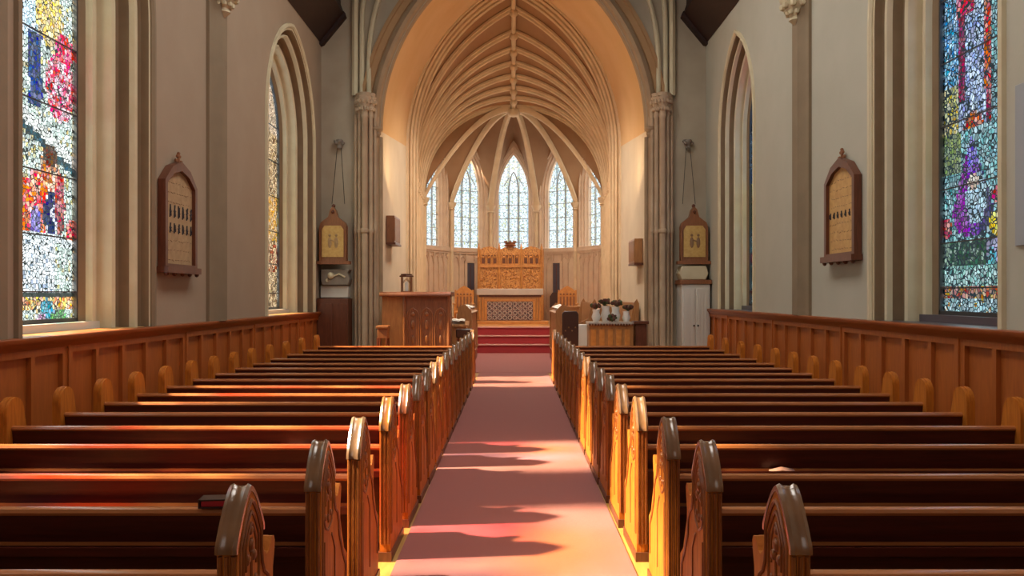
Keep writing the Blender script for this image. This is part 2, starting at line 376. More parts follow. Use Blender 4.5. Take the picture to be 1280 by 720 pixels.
# chancel: floor, steps, side walls, vault, apse
YC = 33.5; ZC = 9.4
V = [(-3.68, 33.56), (-2.70, 35.49), (-1.03, 36.70), (1.03, 36.70), (2.70, 35.49), (3.68, 33.56)]
PH = 0.84
struct(MB().prism([(-3.4, 28.85), (3.4, 28.85), (3.66, 33.5)] + [(x * 1.01, y + 0.05) for x, y in V[::-1]] + [(-3.66, 33.5)], lambda p, q, t: (p, q, t), -0.2, PH).build('floor_sanctuary', 'orange_wood'))
st = empty('chancel_steps', (0, 28.2, 0))
for i in range(3):
    z1 = 0.28 * (i + 1); y0 = 28.0 + 0.32 * i - 28.2
    B(-3.35, 3.35, y0, 0.70, 0.28 * i + 0.001, z1 - 0.012).build('step', 'step_carpet', st)
    B(-3.35, 3.35, y0 - 0.025, 0.66, z1 - 0.012, z1 + 0.022).build('nosing', 'step_nosing', st)
tag(st, 'three dark red carpeted steps leading up to the altar', 'steps')
for sx, nm in ((-1, 'left'), (1, 'right')):
    struct(MB().add([(sx * 3.4, YI, 0), (sx * 3.70, YC + 0.06, 0), (sx * 3.70, YC + 0.06, 6.2), (sx * 3.4, YI, AI[2])], [(0, 1, 2, 3)]).build('wall_chancel_' + nm, 'chancel_plaster'))
WR = lambda y: 3.42 + 0.28 * (y - 27.0) / 6.5
ribs = [(28.0, 11.5), (29.1, 11.05), (29.95, 10.72), (30.7, 10.42), (31.4, 10.12), (32.1, 9.85), (32.8, 9.62), (33.5, 9.42)]
rows = [[(u, YI, h) for u, h in arch_pts(0, 3.42, AI[2], AI[3], 0, 5.9, 18)]]
for y, hr in ribs:
    rows.append([(u, y, h) for u, h in arch_pts(0, WR(y) - 0.02, 6.0, hr + 0.06 - 6.0, -0.03, 5.9, 18)])
struct(MB().grid(rows).build('ceiling_chancel', 'vault_web'), 'pointed plaster vault of the chancel')
for i, (y, hr) in enumerate(ribs):
    mb = MB()
    prof = [(0.0, -0.14), (0.10, -0.15), (0.13, -0.08), (0.22, -0.07), (0.26, 0.0), (0.22, 0.07), (0.13, 0.08), (0.10, 0.15), (0.0, 0.14)]
    mould(mb, fY(y), (0, WR(y), 6.0, hr + 0.1 - 6.0), [(o * 0.72, d * 0.72) for o, d in prof], 5.9, 18)
    for sx in (-1, 1):
        mb.tube([(sx * (WR(y) - 0.09), y, 0.3), (sx * (WR(y) - 0.09), y, 5.8)], 0.06, 8)
        mb.lathe((sx * (WR(y) - 0.09), y, 5.66), [(0.06, 0), (0.10, 0.05), (0.08, 0.1), (0.14, 0.24), (0.15, 0.3)], 10)
    o = struct(mb.build('trim_%d' % (4 + i), 'rib'), 'stone rib arch across the chancel vault')
mb = MB()
pts = [(0, YI + 0.5, 11.75)] + [(0, y, h - 0.06) for y, h in ribs]
mb.tube(pts, 0.085, 8)
for y, h in ribs[:-1]: mb.ball((0, y, h - 0.15), 0.15, 8, 6)
struct(mb.build('trim_12', 'rib'), 'ridge rib with bosses')

# apse walls, one facet at a time
SILL = 3.96
def facet_fn(a, b):
    A = Vector((*a, 0)); Bv = Vector((*b, 0)); e = (Bv - A); ln = e.length; e.normalize()
    n = Vector((-e.y, e.x, 0))
    mid = (A + Bv) / 2 - Vector((0, YC, 0))
    if n.dot(mid) < 0: n = -n
    return (lambda u, h, d=0.0: tuple(A + e * u + n * d + Vector((0, 0, h)))), ln
def cell_h(t, s):
    hw = 5.95 + 2.75 * (1 - abs(2 * s - 1) ** 1.35)
    q = math.sin(t * math.pi / 2) ** 0.9
    return hw + (ZC + 0.08 - hw) * q
apse_wall = MB(); cells = MB()
AW = (0.84, 6.35, 2.05)
for i in range(5):
    fn, ln = facet_fn(V[i], V[i + 1])
    us = [ln * j / 16 for j in range(17)]
    wall_strips(apse_wall, lambda u, h: fn(u, h), 0, ln, 0.0, lambda u: 5.95 + 2.75 * (1 - abs(2 * u / ln - 1) ** 1.35) + 0.02,
                [(ln / 2, AW[0], AW[1], AW[2], SILL)], us)
    mould(apse_wall, lambda u, h, d: fn(u, h, d), (ln / 2, *AW), [(-0.08, 0.0), (-0.07, -0.06), (-0.01, -0.07), (0, 0.0), (0.05, 0.03), (0.07, 0.12), (0.12, 0.13), (0.14, 0.22), (0.19, 0.27), (0.19, 0.42)], SILL, 10)
    rows = []
    for t in [k / 12 for k in range(13)]:
        row = []
        for j in range(17):
            s = j / 16; p = Vector(fn(ln * s, 0)); c = Vector((0, YC, 0)); q = p.lerp(c, t)
            row.append((q.x, q.y, cell_h(t, s)))
        rows.append(row)
    cells.grid(rows)
struct(apse_wall.build('wall_apse', 'pink_stone'))
cl = MB(); top = []; bot = []
for k in range(-16, 17):
    x = 3.70 * k / 16; h = cell_h(1 - abs(k) / 16, 0)
    bot.append((x, YC + 0.03, h)); top.append((x, YC + 0.03, h + 2.0))
cells.grid([bot, top])
struct(cells.build('ceiling_apse', 'vault_web'), 'umbrella vault over the apse')
for i, (x, y) in enumerate(V):
    P0 = Vector((x, y, 0)); Cn = Vector((0, YC, 0)); path = []
    for t in [k / 14 * 0.97 for k in range(15)]:
        q = P0.lerp(Cn, 0.03 + t * 0.97); path.append((q.x, q.y, cell_h(t, 0) - 0.12))
    mb = MB().tube([(path[0][0], path[0][1], PH)] + [(path[0][0], path[0][1], 5.6)], 0.085, 8)
    d = (Cn - P0).normalized(); sd = Vector((-d.y, d.x, 0))
    for k in (-1, 1):
        q = P0 + sd * 0.16 * k + d * 0.04
        mb.tube([(q.x, q.y, PH), (q.x, q.y, 5.6)], 0.05, 6)
    mb.lathe((path[0][0], path[0][1], 5.5), [(0.09, 0), (0.16, 0.06), (0.12, 0.1), (0.2, 0.25), (0.22, 0.34)], 10)
    rows = []
    for j, p in enumerate(path):
        p = Vector(p); wd = 0.13 - 0.03 * j / 14
        rows.append([p + sd * wd + Vector((0, 0, 0.14)), p + sd * wd, p + sd * wd * 0.5 - d * 0 + Vector((0, 0, -0.1)), p - sd * wd * 0.5 + Vector((0, 0, -0.1)), p - sd * wd, p - sd * wd + Vector((0, 0, 0.14))])
    mb.grid(rows)
    struct(mb.build('trim_%d' % (13 + i), 'rib'), 'apse rib and its wall shaft')
MBb = MB().lathe((0, YC, ZC - 0.36), [(0.06, 0), (0.2, 0.05), (0.26, 0.14), (0.24, 0.3)], 12)
struct(MBb.build('trim_19', 'rib'), 'carved boss where the apse ribs meet')

# blind arcade under the apse windows
for i in range(5):
    fn, ln = facet_fn(V[i], V[i + 1]); mb = MB()
    def bar(u0, u1, h0, h1, d0, d1):
        vs = [fn(u, h, d) for h in (h0, h1) for d in (d0, d1) for u in (u0, u1)]
        mb.add(vs, [(0, 2, 3, 1), (4, 5, 7, 6), (0, 1, 5, 4), (2, 6, 7, 3), (0, 4, 6, 2), (1, 3, 7, 5)])
    bar(0.0, ln, 3.78, SILL, -0.10, 0.0); bar(0, ln, 3.70, 3.78, -0.06, 0.0); bar(0, ln, PH, 1.2, -0.08, 0)
    n = 5
    door = i in (1, 3)
    for j in range(n + 1):
        u = 0.12 + (ln - 0.24) * j / n
        if door and j in (2, 3): u += (-0.04 if j == 2 else 0.04)
        bar(u - 0.035, u + 0.035, 1.2, 3.7, -0.07, 0)
    for j in range(n):
        if door and j == 2: continue
        c = 0.12 + (ln - 0.24) * (j + 0.5) / n; hw = (ln - 0.24) / n / 2 - 0.03
        mould(mb, lambda u, h, d: fn(u, h, d), (c, hw, 3.32, 0.3), [(0, 0), (0, -0.05), (0.035, -0.05), (0.035, 0)], 3.3, 5)
    mb.build('blind_arcade', 'pink_stone')
    o = bpy.context.scene.objects[-1] if False else C.objects[-1]
    struct(o); o.name = 'trim_%d' % (20 + i)
    if door:
        mb = MB(); c = ln / 2
        bar(c - 0.25, c + 0.25, PH, 3.32, -0.03, 0.0)
        o = mb.build('door_%d' % (1 if i == 1 else 2), 'slate'); struct(o, 'narrow dark door in the apse wall, %s of the reredos' % ('left' if i == 1 else 'right'))
        mb = MB(); bar(c - 0.31, c - 0.25, PH, 3.38, -0.07, 0.0); bar(c + 0.25, c + 0.31, PH, 3.38, -0.07, 0.0); bar(c - 0.31, c + 0.31, 3.32, 3.40, -0.07, 0)
        mb.build('door_frame', 'pink_stone', o)
        mb = MB(); bar(c - 0.02, c + 0.0, PH + 0.1, 3.25, -0.045, -0.03); bar(c + 0.14, c + 0.17, 1.9, 2.05, -0.06, -0.03)
        mb.build('door_batten', 'dark_wood', o)

# ------------------------------------------------------------------ windows
def mixc(a, b, t): return tuple(x + (y - x) * t for x, y in zip(a, b))
def ell(u, h, cu, ch, ru, rh): return ((u - cu) / ru) ** 2 + ((h - ch) / rh) ** 2 < 1
WHT = (0.74, 0.82, 0.76); GRN = (0.30, 0.44, 0.30); YEL = (0.75, 0.55, 0.18); RED = (0.85, 0.05, 0.03); BLU = (0.05, 0.08, 0.40)
def d_left(a, h):
    """a: 0 near .. 1 far along the glass that can be seen, h height"""
    rnd = random.random()
    c = mixc(WHT, GRN, 0.55 * rnd)
    if rnd > 0.8: c = mixc(c, YEL, 0.7)
    if h > 4.9 and ell(a, h, 0.15, 5.1, 0.28, 0.55): c = (0.70, 0.90, 1.0)
    if ell(a, h, 0.52, 5.25, 0.25, 0.35): c = (0.85, 0.62, 0.25)
    if 4.15 < h < 5.0 and abs(a - 0.27 - 0.02 * math.sin(h * 9)) < 0.11: c = (0.05, 0.08, 0.22)
    if ell(a, h, 0.72, 4.48, 0.27, 0.42): c = (0.75, 0.05, 0.12) if rnd < 0.6 else (0.85, 0.55, 0.6)
    if ell(a, h, 0.8, 4.95, 0.2, 0.18): c = (0.8, 0.08, 0.15)
    if abs(h - (4.05 - 0.45 * a)) < 0.08: c = (0.85, 0.85, 0.78)
    if abs(h - (3.92 - 0.45 * a)) < 0.05: c = (0.05, 0.10, 0.12)
    if ell(a, h, 0.52, 3.42, 0.17, 0.27): c = (0.65, 0.16, 0.06) if rnd < 0.7 else (0.9, 0.6, 0.4)
    if ell(a, h, 0.53, 3.62, 0.12, 0.14): c = (0.12, 0.05, 0.03)
    if ell(a, h, 0.25, 2.98, 0.33, 0.34): c = (0.95, 0.10, 0.03)
    if ell(a, h, 0.30, 3.28, 0.12, 0.13): c = (0.95, 0.16, 0.05)
    if ell(a, h, 0.55, 2.93, 0.14, 0.26): c = (0.02, 0.03, 0.12) if rnd < 0.8 else (0.8, 0.8, 0.9)
    if ell(a, h, 0.28, 2.8, 0.1, 0.2): c = (0.28, 0.22, 0.55)
    if ell(a, h, 0.72, 3.05, 0.09, 0.38): c = (0.5, 0.05, 0.06)
    if ell(a, h, 0.92, 2.75, 0.1, 0.15): c = (0.95, 0.12, 0.05)
    if abs(h - (2.66 - 0.06 * a)) < 0.05: c = (0.75, 0.8, 0.8)
    if 1.98 < h < 2.58 and a < 0.62:
        c = (0.95, 0.97, 0.97)
        if rnd > 0.86: c = (0.35, 0.42, 0.5)
    if 1.80 < h < 1.97: c = (0.85, 0.62, 0.25) if rnd < 0.6 else (0.8, 0.35, 0.15)
    if abs(h - 1.98) < 0.02 or abs(h - 1.745) < 0.02: c = (0.05, 0.06, 0.05)
    if ell(a, h, 0.48, 1.78, 0.12, 0.14): c = (0.10, 0.35, 0.45)
    if ell(a, h, 0.70, 1.66, 0.16, 0.13): c = (0.20, 0.45, 0.18)
    if ell(a, h, 0.38, 1.62, 0.10, 0.12): c = (0.55, 0.30, 0.45)
    return c
def d_right(a, h):
    """a: 0 near .. 1 far"""
    rnd = random.random()
    TEAL = (0.16, 0.42, 0.42)
    c = mixc(TEAL, (0.55, 0.78, 0.80), rnd * 0.8)
    x = 1 - a                                   # 0 = left in the photo (far end)
    if h > 3.95:
        if x < 0.28 and h > 4.5: c = (0.10, 0.35, 0.62) if rnd < 0.6 else (0.5, 0.75, 0.95)
        if x < 0.3 and 3.95 < h < 4.55: c = (0.55, 0.52, 0.28) if rnd < 0.6 else (0.8, 0.6, 0.2)
        if 0.28 < x < 0.68: c = (0.45, 0.52, 0.80) if rnd < 0.7 else (0.7, 0.8, 0.95)
        if abs(x - 0.34) < 0.045 and h > 4.3: c = (0.42, 0.03, 0.12)
        if abs(x - 0.70) < 0.06 and h > 4.35: c = (0.85, 0.12, 0.03)
        if abs(x - 0.72) < 0.035 and h < 4.35: c = (0.5, 0.03, 0.08)
        if h > 5.35 and abs(x - 0.38) < 0.12: c = (0.8, 0.03, 0.08)
        if ell(x, h, 0.5, 4.0, 0.14, 0.16): c = (0.80, 0.10, 0.03)
    if 3.45 < h < 3.95 and x < 0.3: c = (0.30, 0.36, 0.16)
    if h < 3.95:
        # purple pointed figure round a pale oval
        wd = 0.30 * min(1, (3.9 - h) / 0.9) if h > 3.0 else 0.30 * math.sqrt(max(0, 1 - ((3.0 - h) / 0.35) ** 2))
        if abs(x - 0.48) < wd: c = (0.30, 0.10, 0.55) if h < 3.5 else (0.25, 0.22, 0.70)
        if abs(x - 0.48) < wd and x < 0.42: c = (0.38, 0.05, 0.45)
        if h < 3.5 and x > 0.58 and abs(x - 0.48) < wd: c = (0.08, 0.06, 0.20)
        if ell(x, h, 0.54, 3.12, 0.15, 0.32): c = (0.55, 0.70, 0.78)
        if ell(x, h, 0.50, 3.32, 0.09, 0.10): c = (0.85, 0.62, 0.5)
    if ell(x, h, 0.88, 3.12, 0.12, 0.10): c = (0.80, 0.03, 0.10)
    if ell(x, h, 0.88, 2.78, 0.16, 0.18): c = (0.90, 0.68, 0.08)
    if ell(x, h, 0.08, 2.80, 0.10, 0.12): c = (0.80, 0.05, 0.08)
    if 2.3 < h < 2.62: c = (0.05, 0.12, 0.07) if 0.15 < x < 0.7 and rnd < 0.75 else (0.45, 0.38, 0.58) if x > 0.7 else (0.3, 0.4, 0.3)
    if ell(x, h, 0.76, 2.32, 0.07, 0.2): c = (0.2, 0.55, 0.6)
    if 2.05 < h < 2.3: c = mixc((0.25, 0.50, 0.42), (0.6, 0.8, 0.75), rnd)
    if 1.93 < h < 2.05: c = (0.55, 0.15, 0.07) if rnd < 0.6 else (0.6, 0.35, 0.12)
    if h < 1.93:
        c = mixc((0.30, 0.50, 0.52), (0.7, 0.85, 0.85), rnd)
        if rnd > 0.9: c = (0.7, 0.4, 0.12)
    return tuple(v * 0.62 for v in c)
def d_pale(a, h):
    rnd = random.random(); c = mixc((0.80, 0.82, 0.72), (0.50, 0.48, 0.26), rnd)
    if rnd > 0.72: c = (0.25, 0.20, 0.14)
    if 3.2 < h < 4.2 and rnd > 0.4: c = (0.70, 0.52, 0.15)
    if 2.5 < h < 3.1 and rnd > 0.5: c = (0.35, 0.10, 0.06)
    if h > 5.6: c = mixc((0.75, 0.85, 0.9), c, 0.3)
    return c
def d_quarry(a, h):
    rnd = random.random(); c = mixc((0.80, 0.84, 0.84), (0.95, 0.96, 0.93), rnd)
    if abs(abs(a - 0.5) - 0.17) < 0.035: c = (0.34, 0.38, 0.40) if rnd < 0.55 else (0.55, 0.5, 0.38)
    if a < 0.05 or a > 0.95: c = (0.55, 0.64, 0.70)
    if rnd > 0.93: c = (0.65, 0.62, 0.35)
    if rnd < 0.05: c = (0.35, 0.45, 0.40)
    return c
def glass_mesh(fn, arch, off, sill, step, design, m, parent, name='glass', vis=None):
    c, w_, s, R = arch; ww = w_ - off
    n = max(4, int(2 * ww / step)); us = [c - ww + 2 * ww * i / n for i in range(n + 1)]
    me_v = []; me_f = []; cols = []
    apex = arch_h(c, c, w_, s, R, off); nr = int((apex - sill) / step)
    for i in range(n):
        a, b = us[i], us[i + 1]; ha, hb = arch_h(a + 1e-4, c, w_, s, R, off), arch_h(b - 1e-4, c, w_, s, R, off)
        for j in range(nr):
            z0 = sill + j * step; z1 = z0 + step
            p = [(a, min(z0, ha)), (b, min(z0, hb)), (b, min(z1, hb)), (a, min(z1, ha))]
            if p[3][1] - p[0][1] < 1e-5 and p[2][1] - p[1][1] < 1e-5: continue
            k = len(me_v); me_v += [fn(u, h) for u, h in p]; me_f.append((k, k + 1, k + 2, k + 3))
            mu = (a + b) / 2
            t = (mu - (c - ww)) / (2 * ww) if vis is None else (mu - vis[0]) / (vis[1] - vis[0])
            cols.append(design(t, (z0 + z1) / 2))
    me = bpy.data.meshes.new(name); me.from_pydata(me_v, [], me_f); me.update()
    att = me.color_attributes.new('design', 'FLOAT_COLOR', 'CORNER')
    for pi, p in enumerate(me.polygons):
        for li in p.loop_indices: att.data[li].color = (*cols[pi], 1)
    me.materials.append(M[m]); o = bpy.data.objects.new(name, me); C.objects.link(o); o.parent = parent
    return o
wn = 1
JP = [(0.0, 0.0), (0.06, 0.0), (0.075, 0.10), (0.11, 0.17), (0.17, 0.19), (0.20, 0.15), (0.22, 0.10), (0.26, 0.08), (0.30, 0.10), (0.32, 0.17), (0.34, 0.30), (0.40, 0.37), (0.47, 0.38), (0.50, 0.33), (0.53, 0.27), (0.58, 0.25), (0.63, 0.28), (0.65, 0.36), (0.67, 0.46), (0.72, 0.50), (0.76, 0.46), (0.80, 0.42), (0.85, 0.44), (0.87, 0.52), (1.0, 0.56), (1.0, 0.62)]
for k in ('L0', 'L1', 'L2', 'R0', 'R1', 'R2'):
    sx = -1 if k[0] == 'L' else 1; arch = WIN[k]; S = SPL[k]; cap = CAPL if sx < 0 else CAPR
    fn = lambda u, h, d=0.0, sx=sx: (sx * (XW + d), u, h)
    root = empty('window_%d' % wn, fn(arch[0], cap)); wn += 1; SH = {'L1': 0.24, 'L0': 0.0, 'L2': 0.22}.get(k, 0.0)
    struct(root, {'L0': 'stained glass window', 'L1': 'tall bright stained glass window with red robed figure on the left wall',
                  'L2': 'pale yellow and white stained glass lancet on the left wall beside the chancel arch', 'R0': 'stained glass window',
                  'R1': 'tall stained glass window with purple pointed figure on the right wall',
                  'R2': 'lancet window on the right wall beside the chancel arch'}[k])
    loc = Vector(root.location)
    f2 = lambda u, h, d=0.0: tuple(Vector(fn(u, h, d)) - loc)
    # the splay of some windows is deeper on the side away from the camera
    def ash(t): return (arch[0] - SH * t, arch[1], arch[2], arch[3])
    def rows_of(segs): return [[f2(u, h, d) for u, h in arch_pts(*ash(o), o * (S - SH), cap - 0.02, 16)] for o, d in segs]
    mb = MB(); dk = MB()
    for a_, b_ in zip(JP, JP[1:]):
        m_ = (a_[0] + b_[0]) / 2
        dark = 0.06 < m_ < 0.175 or 0.325 < m_ < 0.475 or m_ > 0.86  # strips coloured darker where shade falls in the hollows
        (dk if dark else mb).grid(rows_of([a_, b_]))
    jb = mb.build('window_jamb', 'stone', root); dk.build('jamb_hollow_shade', 'hollow', jb)
    archg = ash(1.0); S = S - SH
    mb = MB(); mould(mb, f2, arch, [(-0.10, 0.0), (-0.09, -0.045), (-0.03, -0.05), (-0.0, -0.02), (0.0, 0.01)], cap, 16)
    mb.build('window_frame', 'stone_pier' if k == 'L1' else 'stone', root)
    c, hw = arch[0], arch[1]
    mb = MB().box(*sorted((sx * (XW - 0.03) - loc.x, sx * (XW + 0.66) - loc.x)), -hw, hw, -0.05, 0.0)
    mb.build('window_sill', 'sill_wood' if sx < 0 else 'slate', root)
    gs = cap + 0.10
    mb = MB().box(*sorted((sx * (XW + 0.42) - loc.x, sx * (XW + 0.66) - loc.x)), -hw + 0.3, hw - 0.3, 0.0, 0.09)
    mb.build('glass_ledge', 'white_paint' if sx < 0 else 'slate', root)
    vis = {'L1': (9.33, 10.53), 'R1': (9.30, 10.80)}.get(k)
    glass_mesh(lambda u, h: f2(u, h, GD), archg, S, gs, 0.05 if k in ('L1', 'R1') else 0.07, d_pale if k == 'L2' else d_left if sx < 0 else d_right, 'stained' if sx < 0 else 'stained_fine', root, vis=vis)
    mb = MB()
    hh = gs
    lo, hi = archg[0] - hw + S, archg[0] + hw - S
    for hb in ([2.0, 2.66, 3.4, 4.2, 5.0, 5.8] if sx < 0 else [2.05, 2.62, 3.3, 4.1, 4.9, 5.7]):
        mb.add([f2(u, h, d) for h in (hb - 0.008, hb + 0.008) for d in (GD - 0.03, GD - 0.008) for u in (lo, hi)],
               [(0, 2, 3, 1), (4, 5, 7, 6), (0, 1, 5, 4), (2, 6, 7, 3), (0, 4, 6, 2), (1, 3, 7, 5)])
    mould(mb, f2, archg, [(S - 0.01, GD - 0.04), (S + 0.035, GD - 0.04), (S + 0.035, GD + 0.02)], gs, 16)
    mb.add([f2(u, h, d) for h in (gs - 0.02, gs + 0.04) for d in (GD - 0.04, GD + 0.02) for u in (lo, hi)],
           [(0, 2, 3, 1), (4, 5, 7, 6), (0, 1, 5, 4), (2, 6, 7, 3), (0, 4, 6, 2), (1, 3, 7, 5)])
    mb.build('saddle_bars', 'lead', root)
    # daylight outside the glass
    ww = 2 * (hw - S)
    light('window_daylight', 'AREA', (sx * (XW + 0.9), c, 4.4), 150 if sx < 0 else 150, (0.88, 0.95, 1.0), (-sx, 0, 0), ww + 0.5, 6.4)
for i in range(5):
    fn, ln = facet_fn(V[i], V[i + 1])
    base = Vector(fn(ln / 2, SILL)); root = empty('window_%d' % wn, base); wn += 1
    struct(root, ['outermost left', 'second from left', 'middle', 'second from right', 'outermost right'][i] + ' pale lancet window of the apse')
    f2 = lambda u, h, d=0.0: tuple(Vector(fn(u, h, d)) - base)
    arch = (ln / 2, *AW); off = 0.19
    glass_mesh(lambda u, h: f2(u, h, 0.36), arch, off, SILL + 0.04, 0.06, d_quarry, 'quarry', root)
    mb = MB()
    for du in (-0.215, 0.215):
        mb.tube([f2(ln / 2 + du, SILL, 0.33), f2(ln / 2 + du, 6.7, 0.33)], 0.022, 6)
        mb.tube([f2(ln / 2 + du + (0.215 * math.copysign(1, -du)) * t, 6.7 + 0.65 * math.sin(t * math.pi / 2), 0.33) for t in [q / 6 for q in range(7)]], 0.022, 6)
    mb.tube([f2(ln / 2 - 0.43, 6.75, 0.33), f2(ln / 2 - 0.215, 7.1, 0.33), f2(ln / 2, 6.9, 0.33), f2(ln / 2 + 0.215, 7.1, 0.33), f2(ln / 2 + 0.43, 6.75, 0.33)], 0.018, 6)
    for hb in (4.25, 4.75, 5.3, 5.9, 6.45):
        mb.tube([f2(ln / 2 - 0.64, hb, 0.33), f2(ln / 2 + 0.64, hb, 0.33)], 0.014, 6)
    mb.build('mullions', 'lead_pale', root)
    p = Vector(fn(ln / 2, 6.0, 0.9)); q = Vector(fn(ln / 2, 6.0, 0.0))
    light('apse_window_daylight', 'AREA', p, 85, (1.0, 0.965, 0.90), q - p, 1.8, 4.6)

# unseen block added outside to keep sun off the apse windows
struct(MB().prism([(-9.0, 0), (-9.0, 10.5), (-7.3, 12.5), (-5.6, 10.5), (-5.6, 0)], lambda p, q, t: (p, t, q), 28.6, 38.0).build('wall_sun_blocker', 'grey_stone'))

# ------------------------------------------------------------------ wainscot, pilasters, roof plates
tn = 25
for side, sx, cap, thick in (('left', -1, CAPL, 0.07), ('right', 1, CAPR, 0.07)):
    base = MB(); y0 = -4.0; y = y0
    xi = sx * (XW - 0.02); xo = sx * (XW - thick)
    base.box(min(sx * XW, xi), max(sx * XW, xi), y0, YE - 0.02, 0, cap - 0.05)
    def bx(a, b, z0, z1, th=thick): base.box(min(sx * XW, sx * (XW - th)), max(sx * XW, sx * (XW - th)), a, b, z0, z1)
    bx(y0, YE - 0.02, cap - 0.20, cap - 0.05); bx(y0, YE - 0.02, 0.0, 0.22)
    j = 0
    while y < YE - 0.1:
        if j % 5 == 0:
            bx(y - 0.10, y + 0.10, 0.22, cap - 0.2); bx(y - 0.01, y + 0.01, 0.22, cap - 0.05, thick + 0.02)
        else: bx(y - 0.035, y + 0.035, 0.22, cap - 0.2)
        y += 0.655; j += 1
    o = struct(base.build('trim_%d' % tn, 'wainscot', smooth=False), 'orange oak wainscot panelling along the %s wall' % side); tn += 1
    cp = MB()
    prof = [(0, -0.13), (0.085, -0.13), (0.095, -0.10), (0.12, -0.07), (0.14, -0.045), (0.14, -0.01), (0.13, 0.0), (0, 0.0)]
    cp.prism(prof, lambda p, q, t: (sx * (XW - p), t, cap + q), y0, YE - 0.02)
    cp.build('cap_rail', 'wainscot_cap', o)
for sx, yc, hw, pm in ((-1, 13.75, 0.36, 'stone_pier'), (1, 14.15, 0.34, 'stone_pier'), (-1, 7.95, 0.12, 'stone_pier'), (-1, 2.9, 0.40, 'stone_pier'), (1, 3.8, 0.4, 'stone_pier')):
    cap = CAPL if sx < 0 else CAPR
    mb = MB(); top = 6.85 if hw > 0.2 else 9
    pr = [(0, -hw), (0.05, -hw), (0.08, -hw * 0.6), (0.16, -hw * 0.35), (0.17, hw * 0.35), (0.08, hw * 0.6), (0.05, hw), (0, hw)] if hw > 0.2 else [(0, -hw), (0.04, -hw), (0.04, hw), (0, hw)]
    mb.prism(pr, lambda p, q, t: (sx * (XW - p), yc + q, t), cap, top)
    o = struct(mb.build('trim_%d' % tn, pm), 'stone wall pilaster under a roof truss'); tn += 1
    if hw > 0.2:
        cb = MB(); cx = sx * (XW - 0.14)
        for t, r in ((6.2, 0.05), (6.28, 0.12), (6.36, 0.11), (6.46, 0.2), (6.6, 0.28), (6.66, 0.30)): pass
        cb.lathe((cx, yc, 6.5), [(0.03, 0), (0.12, 0.08), (0.10, 0.14), (0.2, 0.3), (0.27, 0.42), (0.28, 0.5)], 12)
        for q in range(9):
            a = 2 * math.pi * q / 9; cb.ball((cx + 0.22 * math.cos(a), yc + 0.22 * math.sin(a), 6.82), 0.06, 6, 4)
            cb.ball((cx + 0.15 * math.cos(a + .3), yc + 0.15 * math.sin(a + .3), 6.70), 0.045, 6, 4)
        cb.build('corbel', 'stone', o)
        # curved brace of the truss rising from the corbel
        br = MB(); pts_in = []; pts_out = []
        for q in range(9):
            t = q / 8; x = XW - 0.02 - 3.4 * (1 - math.cos(t * math.pi / 2)); z = 7.0 + 4.0 * math.sin(t * math.pi / 2)
            pts_out.append((x, z)); pts_in.append((x - 0.34, z - 0.1 * t))
        outline = pts_out + pts_in[::-1]
        n_ = len(pts_out)
        for q in range(n_ - 1):
            quad = [pts_out[q], pts_out[q + 1], pts_in[q + 1], pts_in[q]]
            br.prism(quad, lambda p, z, t: (sx * p, yc + t, z), -0.13, 0.13)
        tag(br.build('roof_brace', 'roof_wood'), 'dark timber roof brace on the %s wall corbel %s' % ('left' if sx < 0 else 'right', 'between the windows' if yc > 8 else 'nearest the camera'), 'beam', 'roof braces')
for sx, nm in ((-1, 'left'), (1, 'right')):
    mb = MB().prism([(4.89, 8.34), (4.30, 9.06), (4.40, 9.35), (4.4, 9.7), (4.89, 9.7)], lambda p, q, t: (sx * p, t, q), YB, YE - 0.01)
    mb.prism([(4.90, 8.28), (4.82, 8.30), (4.24, 9.00), (4.28, 9.12), (4.36, 9.10), (4.89, 8.44)], lambda p, q, t: (sx * p, t, q), YE - 0.22, YE - 0.02)
    struct(mb.build('trim_%d' % tn, 'roof_wood'), 'dark timber roof plate along the top of the %s wall' % nm); tn += 1

# ------------------------------------------------------------------ carpet
mb = MB().box(-0.86, 0.86, -3.5, 21.0, 0.001, 0.014)
tag(mb.build('aisle_carpet', 'carpet'), 'long faded red carpet running up the centre aisle', 'carpet')
tag(B(-3.3, 3.3, 21.02, 27.96, 0.001, 0.014).build('crossing_carpet', 'carpet'), 'wide faded red carpet in front of the altar steps', 'carpet')

# ------------------------------------------------------------------ pews
LC, LW, LS, LA = -0.12, 0.165, 0.985, 0.185      # pointed head of the pew end: centre, half width, shoulder, rise
def head_pts(off, base, n=7):
    """outline of the pointed head, inset by off: foot, shoulder, apex, shoulder, foot"""
    w_, s_, a_ = LW - off, LS - 0.3 * off, LA - 1.0 * off
    l = [(LC - w_ + w_ * t, s_ + a_ * (1 - (1 - t) ** 1.5)) for t in [i / n for i in range(n + 1)]]
    r = [(2 * LC - p, q) for p, q in l[:-1][::-1]]
    return [(l[0][0], base)] + l + r + [(r[-1][0], base)]
def end_outline():
    pts = [(LC - LW, 0.0), (LC - LW, LS)]
    pts += head_pts(0, LS)[2:-1]
    f = LC + LW
    pts += [(f, 0.90), (f + 0.02, 0.87), (f + 0.055, 0.845), (f + 0.09, 0.85), (f + 0.11, 0.875), (f + 0.135, 0.90), (f + 0.165, 0.895), (f + 0.18, 0.87), (f + 0.17, 0.82), (f + 0.15, 0.76), (f + 0.15, 0.70), (0.30, 0.50), (0.39, 0.44), (0.39, 0.0)]
    return pts
def outer_outline():
    pts = [(-0.15, 0.0), (-0.15, 0.93)]
    pts += [(-0.02 - 0.13 * math.cos(a), 0.93 + 0.14 * math.sin(a)) for a in [math.pi * q / 8 for q in range(1, 8)]]
    pts += [(0.11, 0.93), (0.14, 0.80), (0.30, 0.74), (0.33, 0.66), (0.39, 0.44), (0.39, 0)]
    return pts
